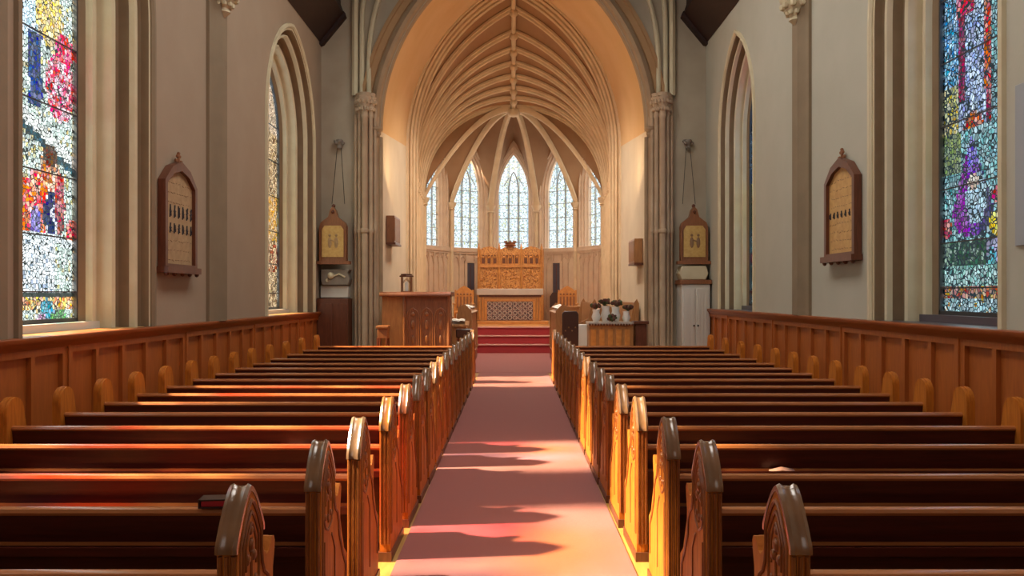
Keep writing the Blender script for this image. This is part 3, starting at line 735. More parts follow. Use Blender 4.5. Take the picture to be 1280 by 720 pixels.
def make_end(sx, aisle, parent, xc):
    """sx: side of the aisle the pew stands on"""
    out = -sx if aisle else sx                         # direction the visible face looks
    root_x = xc
    mb = MB(); T = 0.04
    ol = end_outline() if aisle else outer_outline()
    mb.prism(ol, lambda p, q, t: (xc + t, p, q), -T, T)
    mb.prism([(p * 1.0 + (-0.006 if p < 0 else 0.006), q + (0.005 if q > 0.9 else 0)) for p, q in ol], lambda p, q, t: (xc + t, p, q), -T * 0.35, T * 0.35)
    e = mb.build('pew_end', 'pew_end', parent)
    if not aisle: return e
    # plinth
    MB().box(xc - 0.05, xc + 0.05, LC - LW - 0.015, 0.405, 0, 0.07).build('plinth', 'dark_wood', e)
    # coping strap over the pointed head
    hd = head_pts(0, LS - 0.02); hs = head_pts(-0.020, LS - 0.02)
    mb = MB(); rows = []
    for t, o_ in ((-0.043, 0), (-0.043, 0.9), (-0.028, 1.2), (-0.014, 0.85), (0.014, 0.85), (0.028, 1.2), (0.043, 0.9), (0.043, 0)):
        rows.append([(xc + t, a[0] + (b[0] - a[0]) * o_, a[1] + (b[1] - a[1]) * o_) for a, b in zip(hd, hs)])
    mb.grid(rows); mb.build('coping', 'coping', e)
    # reeded back edge
    mb = MB()
    for t in (-0.026, 0.0, 0.026): mb.tube([(xc + t, LC - LW - 0.006, 0.13), (xc + t, LC - LW - 0.006, LS - 0.03)], 0.010, 6)
    mb.build('reeding', 'carving', e)
    # carved tracery on the aisle face
    xf = xc + out * T; mb = MB()
    def path(pts, r): mb.tube([(xf, p, q) for p, q in pts], r, 6)
    f = LC + LW
    hd = head_pts(0.030, 0.5)
    path(hd[:-1] + [(f - 0.03, 0.90), (f - 0.02, 0.84), (f + 0.01, 0.79), (f + 0.06, 0.76), (f + 0.10, 0.70), (f + 0.11, 0.62), (0.24, 0.5), (0.33, 0.4), (0.33, 0.2)], 0.010)
    path([(LC - LW + 0.03, 0.5), (LC - LW + 0.03, 0.2)], 0.010)
    path(head_pts(0.065, 0.80, 6) + [(LC + 0.07, 0.75), (LC, 0.72), (LC - 0.07, 0.75), (LC - LW + 0.065, 0.80)], 0.008)
    path(head_pts(0.10, 0.86, 5), 0.007)
    for (p, q, r) in ((0, 0.95, 0.030), (-0.038, 0.90, 0.024), (0.038, 0.90, 0.024), (0, 1.01, 0.020), (-0.06, 0.80, 0.018), (0.06, 0.80, 0.018), (0, 0.79, 0.02)):
        mb.ball((xf, LC + p, q), r, 8, 5, (0.5, 1, 1))
    path([(LC, 0.98), (LC, 0.76)], 0.008); path([(LC - 0.09, 0.68), (LC - 0.09, 0.2)], 0.007)
    path([(LC + 0.08, 0.68), (LC + 0.16, 0.58), (LC + 0.16, 0.2)], 0.007)
    mb.build('carving', 'carving', e)
    return e
def make_pew(sx):
    root = empty('pew', (0, 0, 0))
    xa, xb = sx * 1.04, sx * 4.43
    lo, hi = min(xa, xb), max(xa, xb)
    mb = MB().prism([(-0.02, 0.06), (-0.075, 0.79), (-0.05, 0.79), (0.045, 0.44), (0.045, 0.40), (0.01, 0.06)], lambda p, q, t: (t, p, q), lo, hi)
    b = mb.build('backrest', 'pew_back', root)
    mb = MB()
    mb.box(lo, hi, -0.068, -0.052, 0.62, 0.64)
    mb.prism([(-0.082, 0.785), (-0.088, 0.80), (-0.080, 0.818), (-0.055, 0.826), (-0.025, 0.820), (-0.012, 0.80), (-0.02, 0.785)], lambda p, q, t: (t, p, q), lo, hi)
    mb.build('top_rail', 'pew_rail', root)
    mb = MB().prism([(0.02, 0.40), (0.34, 0.43), (0.36, 0.44), (0.37, 0.455), (0.35, 0.468), (0.02, 0.445)], lambda p, q, t: (t, p, q), lo, hi)
    mb.build('seat', 'pew_rail', root)
    mb = MB().box(lo, hi, -0.19, -0.07, 0.60, 0.615).box(lo, hi, -0.19, -0.178, 0.60, 0.645)
    mb.box(lo, hi, 0.30, 0.325, 0.05, 0.41)
    mb.build('book_ledge', 'pew_back', root)
    make_end(sx, True, root, sx * 1.0); make_end(sx, False, root, sx * 4.47)
    return root
ORD = ['nearest the camera', 'second', 'third', 'fourth', 'fifth', 'sixth', 'seventh', 'eighth', 'ninth', 'tenth', 'eleventh', 'twelfth', 'thirteenth', 'fourteenth', 'fifteenth', 'sixteenth', 'farthest from the camera']
PY = [3.54, 4.58, 5.42, 6.48, 7.38, 8.22, 9.0, 9.78, 10.6, 11.45, 12.3, 13.18, 14.08, 15.1, 16.2, 17.4, 18.7]
PX = [0.10 * 2.718 ** (-k * 0.55) * 2.0 - 0.09 for k in range(17)]     # the aisle narrows slightly towards the altar
for sx, nm in ((-1, 'left'), (1, 'right')):
    proto = make_pew(sx)
    for k in range(17):
        o = proto if k == 0 else copy_tree(proto)
        o.location = (sx * PX[k], PY[k], 0)
        if k in (0, 16): lab = 'dark mahogany pew %s of the aisle, the one %s' % (nm, ORD[k])
        else: lab = 'dark mahogany pew %s of the aisle, %s row from the camera' % (nm, ORD[k])
        tag(o, lab, 'pew', 'pews %s of the aisle' % nm)

# small things left on the pews
o = empty('hymn_book', (-1.60, PY[1] - 0.05, 0.853), 0.1); o.scale = (0.8, 0.8, 0.9)
MB().box(-0.09, 0.09, -0.06, 0.06, -0.018, 0.018).build('pages', 'red', o, 0.004)
MB().box(-0.10, 0.10, -0.07, 0.07, 0.018, 0.026).box(-0.10, 0.10, -0.07, 0.07, -0.026, -0.018).box(-0.105, -0.095, -0.07, 0.07, -0.026, 0.026).build('cover', 'leather', o)
tag(o, 'red hymn book in a dark cover lying on a left pew rail', 'book')
mb = MB(); mb.grid([[(-0.10, -0.04, 0.0), (0.0, -0.045, 0.018), (0.10, -0.04, 0.0)], [(-0.08, 0.035, 0.006), (0.01, 0.03, 0.03), (0.11, 0.035, 0.012)]])
o = mb.build('leaflet', 'paper'); o.location = (2.02, PY[3] - 0.13, 0.632); o.modifiers.new('s', 'SOLIDIFY').thickness = 0.003
tag(o, 'small folded pink leaflet on the ledge of a right pew', 'leaflet')
mb = MB(); mb.grid([[(-0.14, -0.04, 0.0), (0.0, -0.04, 0.01), (0.14, -0.04, 0.0)], [(-0.13, 0.035, 0.006), (0.01, 0.03, 0.012), (0.14, 0.035, 0.006)]])
o = mb.build('leaflet', 'paper'); o.location = (-1.85, PY[4] - 0.13, 0.625); o.modifiers.new('s', 'SOLIDIFY').thickness = 0.003
tag(o, 'pink paper slip on the ledge of a left pew', 'leaflet')

# ------------------------------------------------------------------ wall tablets, icons and cabinets
def tablet(sx, yc, z0, z1, hw, label, pm, ink_z):
    root = empty('wall_tablet', (sx * (XW - 0.01), yc, z0))
    D = 0.11; zs = z1 - z0; sh = zs - 0.42
    f = lambda p, q, t: (-sx * t, p, q)
    ol = [(-hw, 0), (-hw, sh), (-hw * 0.55, sh + 0.22), (0, zs - 0.10), (hw * 0.55, sh + 0.22), (hw, sh), (hw, 0)]
    iw = hw - 0.08
    il = [(-iw, 0.10), (-iw, sh - 0.03), (-iw * 0.55, sh + 0.12), (0, zs - 0.23), (iw * 0.55, sh + 0.12), (iw, sh - 0.03), (iw, 0.10)]
    fr = MB(); n = len(ol)
    fr.add([f(p, q, 0) for p, q in ol] + [f(p, q, D) for p, q in ol] + [f(p, q, D) for p, q in il] + [f(p, q, D * 0.5) for p, q in il],
           [tuple([i, (i + 1) % n, (i + 1) % n + n, i + n]) for i in range(n)] + [tuple([i + n, (i + 1) % n + n, (i + 1) % n + 2 * n, i + 2 * n]) for i in range(n)] + [tuple([i + 2 * n, (i + 1) % n + 2 * n, (i + 1) % n + 3 * n, i + 3 * n]) for i in range(n)])
    fr.build('frame', 'dark_wood', root)
    pn = MB().prism(il, f, 0.01, D * 0.52); p_ = pn.build('panel', pm, root)
    mo = MB().box(-sx * 0.0, -sx * (D + 0.05), -hw - 0.03, hw + 0.03, -0.03, 0.06)
    for q in range(5): mo.ball((-sx * D, -hw + 0.03 + (2 * hw - 0.06) * q / 4, -0.04), 0.035, 6, 4)
    mo.build('moulding', 'dark_wood', root)
    fi = MB().tube([f(0, zs - 0.12, D * 0.5), f(-0.0, zs + 0.02, D * 0.5)], 0.02, 6)
    for dp, dq in ((0, 0.04), (-0.035, 0.0), (0.035, 0.0), (-0.09, -0.07), (0.09, -0.07)): fi.ball(f(dp, zs - 0.02 + dq, D * 0.5), 0.028, 6, 4)
    fi.build('finial', 'brown_wood', root)
    it = MB(); rnd = random.Random(3)
    for q in range(7):                              # bold illegible lettering across the middle
        c = -iw + 0.05 + (2 * iw - 0.1) * q / 6
        for (za, zb, r) in (((ink_z[0], ink_z[1], 0.02),) if sx > 0 else ((ink_z[0] + 0.10, ink_z[1] + 0.10, 0.02), (ink_z[0] - 0.12, ink_z[1] - 0.16, 0.02))):
            a = rnd.uniform(-0.02, 0.02)
            it.tube([f(c - 0.02, za, D * 0.53), f(c + a, zb, D * 0.53)], 0.014, 4)
            it.tube([f(c + 0.025, za + 0.02, D * 0.53), f(c - a, zb - 0.02, D * 0.53)], 0.011, 4)
            it.tube([f(c - 0.03, (za + zb) / 2, D * 0.53), f(c + 0.035, (za + zb) / 2 + a, D * 0.53)], 0.014, 4)
    it.build('lettering', 'ink', root)
    it = MB()
    for row in range(9):
        zr = 0.16 + row * (sh - 0.1) / 8.5
        if ink_z[0] - 0.04 < zr < ink_z[1] + 0.03: continue
        x = -iw + 0.04
        while x < iw - 0.06:
            l_ = rnd.uniform(0.02, 0.06)
            it.tube([f(x, zr, D * 0.525), f(x + l_, zr + rnd.uniform(-0.02, 0.02), D * 0.525)], 0.005, 4); x += l_ + rnd.uniform(0.03, 0.08)
    it.build('small_lettering', 'faded_ink', root)
    tag(root, label, 'tablet')
    return root
tablet(-1, 12.12, 2.30, 3.98, 0.58, 'pointed brown framed tablet with black lettering on the left wall', 'parchment', (0.66, 0.84))
tablet(1, 12.37, 2.48, 4.08, 0.57, 'pointed brown framed tablet with golden panel on the right wall', 'gold_parchment', (0.62, 0.72))

def icon(sx, label):
    root = empty('gabled_icon', (sx * 4.50, 21.0, 2.78)); hw = 0.34
    f = lambda p, q, t: (p, -t, q)
    MB().prism([(-hw, 0), (hw, 0), (hw, 0.88), (0.30, 0.98), (0.12, 1.12), (0.07, 1.30), (0, 1.38), (-0.07, 1.30), (-0.12, 1.12), (-0.30, 0.98), (-hw, 0.88)], f, -0.1, 0.10).build('frame', 'brown_wood', root)
    iw = 0.27
    MB().prism([(-iw, 0.12), (iw, 0.12), (iw, 0.80), (0.20, 0.90), (-0.20, 0.90), (-iw, 0.80)], f, 0.09, 0.12).build('panel', 'gold', root)
    fi = MB()
    for c in (-0.07, 0.09):
        fi.ball(f(c, 0.66, 0.125), 0.035, 8, 5, (1, 0.4, 1)); fi.ball(f(c, 0.48, 0.125), 0.05, 8, 5, (1, 0.3, 2.8))
    fi.tube([f(-0.07, 0.55, 0.13), f(0.09, 0.50, 0.13)], 0.015, 5)
    fi.build('figures', 'parchment' if sx < 0 else 'faded_ink', root)
    mb = MB().box(-hw - 0.08, hw + 0.08, -0.16, 0.1, -0.06, 0.02)
    for s in (-1, 1): mb.tube([f(s * (hw - 0.02), 0.02, 0.11), f(s * (hw - 0.02), 0.86, 0.11)], 0.022, 6)
    mb.build('shelf', 'brown_wood', root)
    mb = MB().ball(f(0, 1.40, 0.0), 0.05, 8, 5).ball(f(0, 1.24, 0.1), 0.045, 8, 5)
    mb.build('finial', 'dark_wood', root)
    tag(root, label, 'icon', 'gabled icons on the arch wall'); return root
icon(-1, 'gold icon in a gabled brown frame left of the chancel arch')
icon(1, 'gold icon in a gabled brown frame right of the chancel arch')
for sx in (-1, 1):
    o = empty('wall_sconce', (sx * 4.42, 21.30, 5.75))
    mb = MB().lathe((0, 0, -0.12), [(0.02, 0), (0.07, 0.05), (0.05, 0.12), (0.10, 0.2), (0.09, 0.26)], 8)
    for q in range(6): mb.ball((0.1 * math.cos(q), -0.02 + 0.06 * math.sin(q), 0.05 + 0.05 * (q % 2)), 0.045, 6, 4)
    mb.tube([(0, 0.1, -0.05), (0, 0, -0.05)], 0.03, 6); mb.build('carved_boss', 'grey_stone', o)
    MB().tube([(-0.05, -0.02, -0.08), (-0.16, -0.12, -1.5)], 0.008, 5).tube([(0.05, -0.02, -0.08), (0.16, -0.12, -1.5)], 0.008, 5).build('cord', 'iron', o)
    tag(o, 'small carved boss with two hanging cords above the %s icon' % ('left' if sx < 0 else 'right'), 'boss', 'carved bosses above the icons')
# left: grey bracket, white block, dark cupboard
o = empty('stone_bracket', (-4.46, 21.2, 2.2))
MB().prism([(-0.32, 0.0), (0.32, 0.0), (0.36, 0.16), (0.30, 0.3), (0.36, 0.40), (-0.36, 0.40), (-0.36, 0.1)], lambda p, q, t: (p, t, q), -0.2, 0.15).build('bracket_block', 'grey_stone', o, 0.02)
mb = MB().ball((-0.1, -0.22, 0.24), 0.09, 8, 6); mb.ball((-0.2, -0.2, 0.12), 0.05, 6, 4); mb.tube([(-0.1, -0.22, 0.2), (0.1, -0.22, 0.28), (0.25, -0.22, 0.2)], 0.025, 6)
mb.build('carved_scroll', 'stone', o)
tag(o, 'grey carved stone bracket under the left icon', 'bracket')
tag(B(-4.86, -4.16, 21.12, 21.37, 1.88, 2.19).build('stone_block', 'white_paint', bevel=0.02), 'pale stone block between the left bracket and the dark cupboard', 'block')
o = empty('dark_cupboard', (-4.46, 21.05, 0))
B(-0.42, 0.36, -0.25, 0.3, 0, 1.87).build('body', 'dark_wood', o, 0.01)
for s in (-1, 1): B(-0.03 + s * 0.19 - 0.17, -0.03 + s * 0.19 + 0.17, -0.27, -0.24, 0.1, 1.75).build('door', 'dark_wood', o, 0.01)
tag(o, 'dark red wooden cupboard under the left bracket in the corner', 'cupboard')
# right: white cabinet with brown top
o = empty('white_cabinet', (4.50, 21.0, 0))
B(-0.36, 0.34, -0.3, 0.35, 0, 2.22).build('body', 'white_paint', o, 0.01)
for s in (-1, 1):
    d = B(-0.01 + s * 0.165 - 0.15, -0.01 + s * 0.165 + 0.15, -0.32, -0.29, 0.1, 2.12).build('door', 'white_paint', o, 0.012)
    mb = MB()
    for q in range(3): mb.box(-0.01 + s * 0.165 - 0.10 + q * 0.08, -0.01 + s * 0.165 - 0.06 + q * 0.08, -0.33, -0.315, 0.2, 2.0)
    mb.build('flute', 'white_paint', d)
    MB().ball((-0.01 + s * 0.05, -0.335, 1.2), 0.025, 8, 5).build('knob', 'iron', d)
B(-0.40, 0.38, -0.34, 0.35, 2.22, 2.33).build('top', 'brown_wood', o, 0.01)
tag(o, 'tall white fluted cabinet with brown top under the right icon', 'cabinet')
tag(MB().prism([(-0.3, 0), (0.3, 0), (0.36, 0.16), (0.3, 0.34), (-0.3, 0.34), (-0.36, 0.16)], lambda p, q, t: (4.48 + p, t, 2.335 + q), 20.85, 21.35).build('plaster_corbel', 'stone', bevel=0.02), 'pale corbel between the white cabinet and the right icon', 'corbel')
# grey board at the right edge
tag(B(XW - 0.025, XW - 0.005, 7.2, 8.17, 2.44, 4.0).build('wall_panel_board', 'grey_board', bevel=0.005), 'flat grey board on the right wall beside the near window', 'board')
# wooden boxes on the crossing walls
for sx in (-1, 1):
    o = empty('wall_speaker_box', (sx * 3.28, 22.9 if sx < 0 else 22.6, 3.35 if sx < 0 else 2.8))
    hh = 0.72 if sx < 0 else 0.64
    B(-0.11, 0.11, -0.55, 0.55, 0, hh).build('body', 'chancel_wood' if sx > 0 else 'brown_wood', o, 0.01)
    mb = MB()
    for q in range(7): mb.box(*sorted((-sx * 0.11, -sx * 0.125)), -0.5 + q * 0.15, -0.42 + q * 0.15, 0.05, hh - 0.05)
    mb.build('slats', 'chancel_wood', o)
    B(-0.115, 0.14, -0.58, 0.58, -0.05, 0).build('base', 'dark_wood', o)
    tag(o, 'brown wooden box with slats fixed on the %s crossing wall' % ('left' if sx < 0 else 'right'), 'box', 'wooden boxes on the crossing walls')

# ------------------------------------------------------------------ pulpit, left
o = empty('pulpit', (-2.33, 20.2, 0))
B(-0.80, -0.26, -0.25, 0.6, 0.0, 1.92).build('side_panel', 'chancel_wood', o, 0.01)
bd = B(-0.26, 0.80, -0.28, 0.6, 0.0, 1.92).build('body', 'pulpit_wood', o, 0.01)
mb = MB()
for q in range(3):
    c = -0.06 + q * 0.33
    for dd, rr in ((0.14, 0.018), (0.09, 0.012)): mb.tube([(p, -0.285, h) for p, h in arch_pts(c, dd, 1.45, 0.2, 0, 0.62, 5)], rr, 5)
    mb.ball((c, -0.285, 1.5), 0.05, 8, 5, (1, .4, 1)); mb.ball((c, -0.285, 1.25), 0.045, 8, 5, (1, .4, 2.5)); mb.ball((c, -0.285, 0.9), 0.04, 8, 5, (1, .4, 2.5))
mb.build('arcade_tracery', 'brown_wood', bd)
mb = MB()
for q in range(10): mb.ball((-0.2 + q * 0.104, -0.29, 0.5), 0.042, 6, 4); mb.ball((-0.15 + q * 0.104, -0.29, 0.4), 0.036, 6, 4)
mb.box(-0.26, 0.80, -0.31, -0.28, 0.56, 0.60); mb.build('carved_band', 'brown_wood', bd)
MB().prism([(-0.40, 1.92), (-0.40, 1.97), (-0.36, 2.03), (0.68, 2.03), (0.72, 1.97), (0.72, 1.92)], lambda p, q, t: (t, p, q), -0.84, 0.86).build('book_rest', 'dark_wood', o, 0.01)
for s in (-0.26, 0.79): MB().tube([(s, -0.29, 0), (s, -0.29, 1.92)], 0.035, 8).build('corner_post', 'brown_wood', o)
tag(o, 'brown carved wooden pulpit left of the aisle before the chancel', 'pulpit')
o = empty('lantern', (-2.58, 20.25, 2.03))
mb = MB()
for a in (-0.11, 0.11):
    for b in (-0.11, 0.11): mb.tube([(a, b, 0), (a, b, 0.36)], 0.014, 6)
mb.box(-0.12, 0.12, -0.12, 0.12, 0, 0.02)
for s in (-1, 1): mb.tube([(-0.11, -0.11 * s, 0.2), (0, -0.11 * s, 0.32), (0.11, -0.11 * s, 0.2)], 0.008, 5)
mb.build('cage', 'brown_wood', o)
MB().lathe((0, 0, 0.36), [(0.17, 0), (0.17, 0.03), (0.13, 0.05), (0.15, 0.07), (0.04, 0.08)], 4).build('top', 'dark_wood', o)
MB().lathe((0, 0, 0.02), [(0.04, 0), (0.04, 0.2), (0.01, 0.24)], 8).build('candle', 'white_cloth', o)
tag(o, 'small wooden lantern standing on top of the pulpit', 'lantern')
o = empty('side_stool', (-3.02, 19.6, 0))
B(-0.16, 0.12, -0.2, 0.2, 1.18, 1.24).build('seat', 'brown_wood', o, 0.01)
B(-0.13, 0.10, -0.17, 0.17, 0.95, 1.18).build('apron', 'brown_wood', o, 0.01)
for a in (-0.12, 0.08):
    for b in (-0.16, 0.16): MB().tube([(a, b, 0), (a, b, 0.96)], 0.025, 6).build('leg', 'dark_wood', o)
tag(o, 'tall narrow wooden stand close beside the left end of the pulpit', 'stand')

# choir stalls in the crossing
def stall(sx, x0, lab):
    o = empty('choir_stall', (sx * x0, 24.3, 0.33))
    L = 1.75
    f = lambda p, q, t: (sx * p, t, q)
    MB().prism([(-0.05, 0), (0.0, 0), (0.0, 1.12), (-0.05, 1.12)], f, -L, L).build('front_panel', 'chancel_wood', o)
    MB().prism([(-0.10, 1.10), (0.26, 1.22), (0.26, 1.26), (-0.10, 1.14)], f, -L, L).build('book_board', 'chancel_wood', o)
    MB().prism([(0.45, 0.46), (0.85, 0.46), (0.85, 0.52), (0.45, 0.52)], f, -L, L).build('seat', 'brown_wood', o)
    MB().prism([(0.85, 0.0), (0.90, 0.0), (0.98, 1.40), (0.92, 1.42)], f, -L, L).build('backrest', 'chancel_wood', o)
    for s in (-L - 0.06, L):
        MB().prism([(-0.1, 0), (1.0, 0), (1.02, 1.4), (0.96, 1.52), (0.88, 1.4), (0.8, 1.0), (0.5, 0.85), (0.32, 0.95), (0.28, 1.3), (0.1, 1.38), (-0.08, 1.2)], lambda p, q, t: (sx * p, s + t, q), 0, 0.06).build('stall_end', 'chancel_wood', o)
    MB().prism([(-0.08, -0.315), (1.03, -0.315), (1.03, 0), (-0.08, 0)], f, -L - 0.06, L + 0.06).build('platform', 'brown_wood', o)
    tag(o, lab, 'choir stall', 'choir stalls'); return o
stall(-1, 1.21, 'light oak choir stall on the left, the row nearer the aisle')
stall(1, 1.21, 'light oak choir stall on the right, the row nearer the aisle')
stall(-1, 2.34, 'light oak choir stall against the left crossing wall')
stall(1, 2.34, 'light oak choir stall against the right crossing wall')
nb = 0
for sx in (-1, 1):
    for q, yy in enumerate((22.75, 23.35, 24.0, 24.6, 25.2, 25.8)):
        o = empty('music_book', (sx * (1.29 + 0.03 * (q % 2)), yy, 1.285 + 0.33), 0)
        o.rotation_euler = (0, -sx * 0.33, 0.1 * (q % 3 - 1))
        mb = MB(); mb.grid([[(p, yv, 0.004 + 0.02 * math.sin(abs(yv) / 0.17 * 3.0)) for yv in (-0.17, -0.12, -0.06, 0.0, 0.06, 0.12, 0.17)] for p in (-0.12, 0.12)])
        b = mb.build('pages', 'white_cloth', o); b.modifiers.new('s', 'SOLIDIFY').thickness = 0.006
        B(-0.13, 0.13, -0.18, 0.18, -0.012, -0.004).build('cover', 'dark_wood', o)
        pos = ['at the near end', 'second from the near end', 'third from the near end', 'third from the far end', 'second from the far end', 'at the far end'][q]
        tag(o, 'open white music book on the %s choir desk, %s' % ('left' if sx < 0 else 'right', pos), 'book', 'music books on the %s choir desk' % ('left' if sx < 0 else 'right'))

# ------------------------------------------------------------------ altar and reredos
o = empty('altar', (-0.14, 32.5, PH + 0.02))
fp = B(-1.45, 1.45, -0.75, 0.6, -0.02, 0.10).build('footpace', 'orange_wood', o, 0.01)
B(-1.20, 1.20, -0.32, 0.35, 0.10, 1.0).build('body', 'chancel_wood', o, 0.01)
MB().box(-0.98, 0.98, -0.35, -0.32, 0.84, 0.92).box(-0.98, -0.88, -0.35, -0.32, 0.12, 0.84).box(0.88, 0.98, -0.35, -0.32, 0.12, 0.84).build('panel_frame', 'orange_wood', o, 0.008)
MB().box(-0.88, 0.88, -0.335, -0.32, 0.12, 0.84).build('front_grille', 'frontal', o)
mb = MB()
for q in range(9):
    for r in range(4): mb.tube([(-0.78 + q * 0.195 + 0.075 * math.cos(t * math.pi / 4), -0.345, 0.22 + r * 0.175 + 0.07 * math.sin(t * math.pi / 4)) for t in range(9)], 0.012, 4)
mb.build('quatrefoils', 'mensa', o)
for s in (-1.16, -1.04, 1.04, 1.16): MB().tube([(s, -0.34, 0.12), (s, -0.34, 1.0)], 0.03, 8).build('pilaster', 'orange_wood', o)
B(-1.20, 1.20, -0.33, 0.36, 1.0, 1.08).build('slab_shadow_strip', 'dark_wood', o)  # dark strip in place of the shade below the slab
B(-1.28, 1.28, -0.40, 0.42, 1.08, 1.33).build('altar_slab', 'mensa', o, 0.02)
tag(o, 'wooden altar with pale slab top and dark pierced front panel', 'altar')

o = empty('reredos', (-0.14, 34.6, PH))
cx = [(-0.87, 0.38, 3.02), (0.0, 0.42, 3.02), (0.87, 0.38, 3.02)]
for i, (c, hw, h) in enumerate(cx):
    mb = MB().prism([(c - hw, 0), (c + hw, 0), (c + hw, h - 0.06), (c + hw * 0.6, h + 0.04), (c, h + 0.09), (c - hw * 0.6, h + 0.04), (c - hw, h - 0.06)], lambda p, q, t: (p, t, q), -0.05, 0.12); rnd = random.Random(i)
    for k in range(60): mb.ball((c + rnd.uniform(-hw + .05, hw - .05), -0.055, rnd.uniform(0.4, h - 0.85)), rnd.uniform(0.03, 0.06), 6, 4, (1, .8, 1))
    p = mb.build('carved_panel', 'relief_oak', o)
    q_ = MB().box(c - hw + 0.04, c + hw - 0.04, -0.056, -0.045, h - 0.62, h - 0.28).build('recess', 'dark_wood', p)
    mb = MB().box(c - hw, c + hw, -0.12, -0.05, h - 0.78, h - 0.66)
    for k in range(3):
        u = c - hw * 0.62 + hw * 0.62 * k
        mb.tube([(a, -0.07, b) for a, b in arch_pts(u, 0.09, h - 0.42, 0.2, 0, h - 0.68, 5)], 0.028, 5)
        mb.ball((u, -0.06, h - 0.36), 0.05, 6, 4, (1, .5, 1))
    mb.build('tracery', 'orange_wood', p)
for s in (-1.29, -0.455, 0.455, 1.29): MB().box(s - 0.09 + (0.05 if s < -1 else -0.05 if s > 1 else 0), s - 0.06, -0.065, 0.0, 0, 2.98).box(s + 0.06, s + 0.09 + (0.0), -0.065, 0.0, 0, 2.98).tube([(s, -0.10, 0), (s, -0.10, 3.04)], 0.05, 8).lathe((s, -0.03, 3.04), [(0.06, 0), (0.02, 0.12), (0.03, 0.14), (0.0, 0.2)], 8).build('buttress', 'orange_wood', o)
mb = MB().lathe((0.0, 0.03, 3.10), [(0.22, 0), (0.26, 0.05), (0.2, 0.1), (0.24, 0.17)], 10)
for q in range(8): mb.ball((0.22 * math.cos(q * .785), 0.03 + 0.22 * math.sin(q * .785), 3.3), 0.045, 6, 4)
mb.build('crown', 'brown_wood', o)
tag(o, 'tall orange oak reredos of three carved panels behind the altar', 'reredos')

def throne(x, y, lab, wood):
    o = empty('carved_chair', (x, y, PH)); hw = 0.36
    B(-hw, hw, -0.3, 0.3, 0.42, 0.50).build('seat', 'orange_wood', o, 0.01)
    b = MB().prism([(-hw, 0.5), (hw, 0.5), (hw, 1.2), (hw * .5, 1.36), (0, 1.46), (-hw * .5, 1.36), (-hw, 1.2)], lambda p, q, t: (p, t, q), 0.24, 0.30).build('backrest', 'orange_wood', o)
    mb = MB()
    for q in range(5): mb.box(-0.28 + q * 0.125, -0.22 + q * 0.125, 0.22, 0.245, 0.62, 1.05); mb.ball((-0.25 + q * 0.125, 0.235, 1.14), 0.04, 6, 4, (1, .4, 1))
    mb.build('carving', 'brown_wood', b)
    for s in (-1, 1):
        for t in (-0.26, 0.27): MB().tube([(s * (hw - 0.03), t, 0), (s * (hw - 0.03), t, 0.78 if t < 0 else 1.3)], 0.03, 8).build('leg', 'orange_wood', o)
        B(s * hw - 0.04, s * hw + 0.04, -0.32, 0.28, 0.76, 0.80).build('armrest', 'orange_wood', o, 0.01)
    if wood: MB().ball((-0.0, 0.0, 0.58), 0.28, 10, 6, (1, .9, 0.35)).build('cushion', 'red', o)
    tag(o, lab, 'chair', 'carved sanctuary chairs')
throne(-1.86, 31.4, 'orange carved sanctuary chair left of the altar', False)
throne(2.02, 31.4, 'orange carved sanctuary chair right of the altar', True)
o = empty('dark_chair', (1.33, 31.9, PH))
MB().prism([(-0.2, 0.45), (0.2, 0.45), (0.2, 1.05), (0.1, 1.2), (-0.1, 1.2), (-0.2, 1.05)], lambda p, q, t: (p, t, q), 0.14, 0.20).build('backrest', 'leather', o)
B(-0.2, 0.2, -0.2, 0.2, 0.4, 0.48).build('seat', 'leather', o, 0.01)
for s in (-1, 1):
    for t in (-0.17, 0.17): MB().tube([(s * 0.17, t, 0), (s * 0.17, t, 0.4)], 0.02, 6).build('leg', 'dark_wood', o)
o.location.x = 1.58
tag(o, 'small dark leather chair right beside the altar', 'chair')
# desk with book in the sanctuary, right
o = empty('credence_desk', (2.0, 29.6, PH))
B(-0.62, 0.5, -0.25, 0.25, 0.66, 0.72).build('desk_top', 'chancel_wood', o, 0.01)
B(-0.55, 0.45, -0.2, 0.2, 0.30, 0.66).build('front_panel', 'chancel_wood', o, 0.01)
for s in (-0.5, 0.4):
    for t in (-0.18, 0.18): MB().tube([(s, t, 0), (s, t, 0.32)], 0.03, 6).build('leg', 'chancel_wood', o)
tag(o, 'light oak kneeling desk at the top of the steps on the right', 'desk')

# ------------------------------------------------------------------ right hand group in front of the chancel
o = empty('wooden_lectern_desk', (2.31, 20.15, 0))
B(-0.51, 0.51, -0.2, 0.45, 0, 1.24).build('body', 'chancel_wood', o, 0.01)
mb = MB()
for q in range(5): mb.box(-0.47 + q * 0.2, -0.35 + q * 0.2, -0.215, -0.2, 0.1, 1.14)
mb.build('board', 'orange_wood', o)
B(-0.54, 0.54, -0.24, 0.48, 1.24, 1.31).build('top', 'mensa', o, 0.01)
mb = MB()
for q in range(16): mb.ball((-0.5 + q * 0.067, -0.24, 1.25), 0.03, 6, 4)
mb.build('fringe', 'dark_wood', o)
tag(o, 'honey coloured wooden desk with flowers on it right of the aisle', 'desk')
def vase(x, y, z, r, h, lab, grp='white vessels on the honey coloured desk', m='white_cloth'):
    o = MB().lathe((0, 0, 0), [(r * 0.6, 0), (r * 0.65, h * 0.05), (r, h * 0.4), (r * 0.7, h * 0.75), (r * 0.85, h), (r * 0.7, h * 0.98), (r * 0.55, h * 0.75)], 12).build('white_vase', m)
    o.location = (x, y, z); tag(o, lab, 'vase', grp); return o
vase(1.98, 20.15, 1.31, 0.11, 0.30, 'white vase at the left end of the flower desk')
vase(2.22, 20.25, 1.31, 0.12, 0.38, 'tall white vase left of the middle on the flower desk')
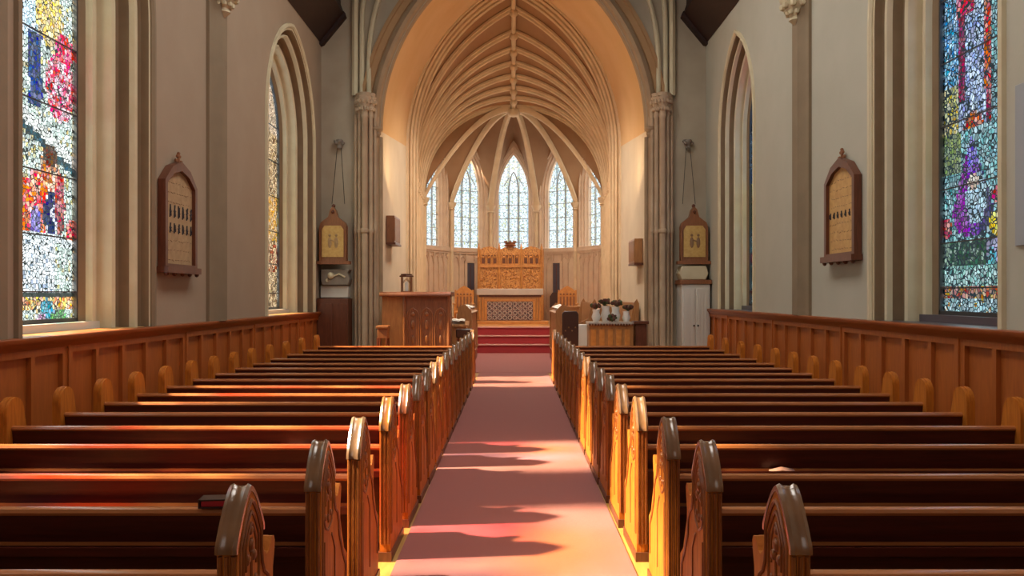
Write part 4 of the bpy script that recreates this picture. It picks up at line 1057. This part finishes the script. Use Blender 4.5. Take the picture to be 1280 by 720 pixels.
vase(2.46, 20.25, 1.31, 0.12, 0.36, 'tall white vase right of the middle on the flower desk')
vase(2.70, 20.15, 1.31, 0.10, 0.26, 'small white vase at the right end of the flower desk')
def bouquet(x, y, z, r, lab, seed, flat=0.5):
    rnd = random.Random(seed); o = empty('flower_arrangement', (x, y, z))
    b = MB(); l = MB()
    for q in range(26):
        a = rnd.uniform(0, 6.28); rr = r * math.sqrt(rnd.random()); hh = rnd.uniform(0, flat) * r
        c = (rr * math.cos(a), rr * 0.6 * math.sin(a), hh + 0.06)
        (b if q % 3 else l).ball(c, rnd.uniform(0.025, 0.05), 6, 4)
        l.tube([(0, 0, 0), c], 0.006, 4)
    b.build('blooms', 'flowers', o); l.build('foliage', 'leaf', o)
    tag(o, lab, 'flowers', 'dark flower arrangements on the desk')
bouquet(2.19, 20.25, 1.685, 0.12, 'dark red flowers rising from the tall left vase', 1, 0.8)
bouquet(2.49, 20.25, 1.665, 0.12, 'dark red flowers rising from the tall right vase', 2, 0.7)
bouquet(1.96, 20.12, 1.605, 0.11, 'dark flowers at the left end of the flower desk', 3, 0.6)
bouquet(2.74, 20.12, 1.565, 0.11, 'dark flowers at the right end of the flower desk', 4, 0.6)
bouquet(2.35, 20.02, 1.32, 0.10, 'low dark posy at the front middle of the flower desk', 5, 0.9)
o = empty('high_back_chair', (1.36, 20.35, 0))
b = MB().prism([(-0.19, 0.45), (0.19, 0.45), (0.20, 1.50), (0.15, 1.57), (-0.15, 1.57), (-0.20, 1.50)], lambda p, q, t: (p, t, q), -0.24, -0.14).build('backrest', 'leather', o, 0.02)
mb = MB()
for q in range(4): mb.ball((-0.12 + 0.08 * q, -0.245, 1.1 + 0.08 * (q % 2)), 0.018, 6, 4)
mb.build('studs', 'brass', b)
B(-0.2, 0.2, -0.2, 0.25, 0.42, 0.5).build('seat', 'leather', o, 0.02)
for s in (-1, 1):
    for t in (-0.18, 0.2): MB().tube([(s * 0.17, t, 0), (s * 0.17, t, 0.43)], 0.024, 6).build('leg', 'dark_wood', o)
tag(o, 'dark leather high backed chair beside the aisle right of the steps', 'chair')
o = empty('cloth_covered_table', (1.68, 20.93, 0))
mb = MB(); rows = []
for h, e in ((0.05, 0.03), (0.6, 0.015), (1.18, 0.0), (1.22, -0.01)):
    row = []
    for q in range(32):
        a = 2 * math.pi * q / 32; sxx = max(-1, min(1, 1.4 * math.cos(a))); syy = max(-1, min(1, 1.4 * math.sin(a)))
        wv = e * math.sin(q * 3.0); row.append(((0.22 + e + wv) * sxx, (0.22 + e + wv) * syy, h))
    rows.append(row)
mb.grid(rows, True); n = len(mb.v); mb.f.append(tuple(range(n - 32, n)))
mb.build('cloth', 'white_cloth', o)
tag(o, 'narrow table under a white cloth between dark chair and flower desk', 'table')
o = empty('dark_plinth', (3.05, 20.25, 0))
B(-0.14, 0.14, -0.18, 0.18, 0.06, 1.26).build('shaft', 'dark_wood', o, 0.02); B(-0.18, 0.18, -0.22, 0.22, 1.26, 1.33).build('top', 'dark_wood', o, 0.01); B(-0.18, 0.18, -0.22, 0.22, 0, 0.08).build('base', 'dark_wood', o, 0.01)
tag(o, 'dark wooden plinth right of the flower desk by the columns', 'plinth')
# sanctuary side items
o = empty('prayer_desk', (-1.05, 21.9, 0))
o.location = (-1.42, 21.6, 0.015)
B(-0.22, 0.22, -0.15, 0.2, 0, 1.12).build('body', 'chancel_wood', o, 0.01)
MB().prism([(-0.2, 1.12), (0.25, 1.22), (0.25, 1.27), (-0.2, 1.17)], lambda p, q, t: (t, p, q), -0.27, 0.27).build('slope', 'chancel_wood', o)
tag(o, 'small light oak prayer desk right of the pulpit by the aisle', 'desk')
o = empty('dark_stool', (-1.22, 20.80, 0))
MB().box(-0.2, 0.2, -0.18, 0.18, 0.9, 1.12).build('cushion', 'leather', o, 0.03)
for a in (-0.16, 0.16):
    for b in (-0.14, 0.14): MB().tube([(a, b, 0), (a, b, 0.9)], 0.025, 6).build('leg', 'dark_wood', o)
tag(o, 'black cushioned high stool behind the last left pew', 'stool')

o = empty('music_book', (-1.42, 21.62, 1.30)); o.rotation_euler = (0.22, 0, 0.05)
mb = MB(); mb.grid([[(yv, p, 0.004 + 0.02 * math.sin(abs(yv) / 0.17 * 3.0)) for yv in (-0.17, -0.12, -0.06, 0.0, 0.06, 0.12, 0.17)] for p in (-0.12, 0.12)])
b = mb.build('pages', 'white_cloth', o); b.modifiers.new('s', 'SOLIDIFY').thickness = 0.006
B(-0.18, 0.18, -0.13, 0.13, -0.012, -0.004).build('cover', 'dark_wood', o)
tag(o, 'open white book lying on the small prayer desk right of the pulpit', 'book')
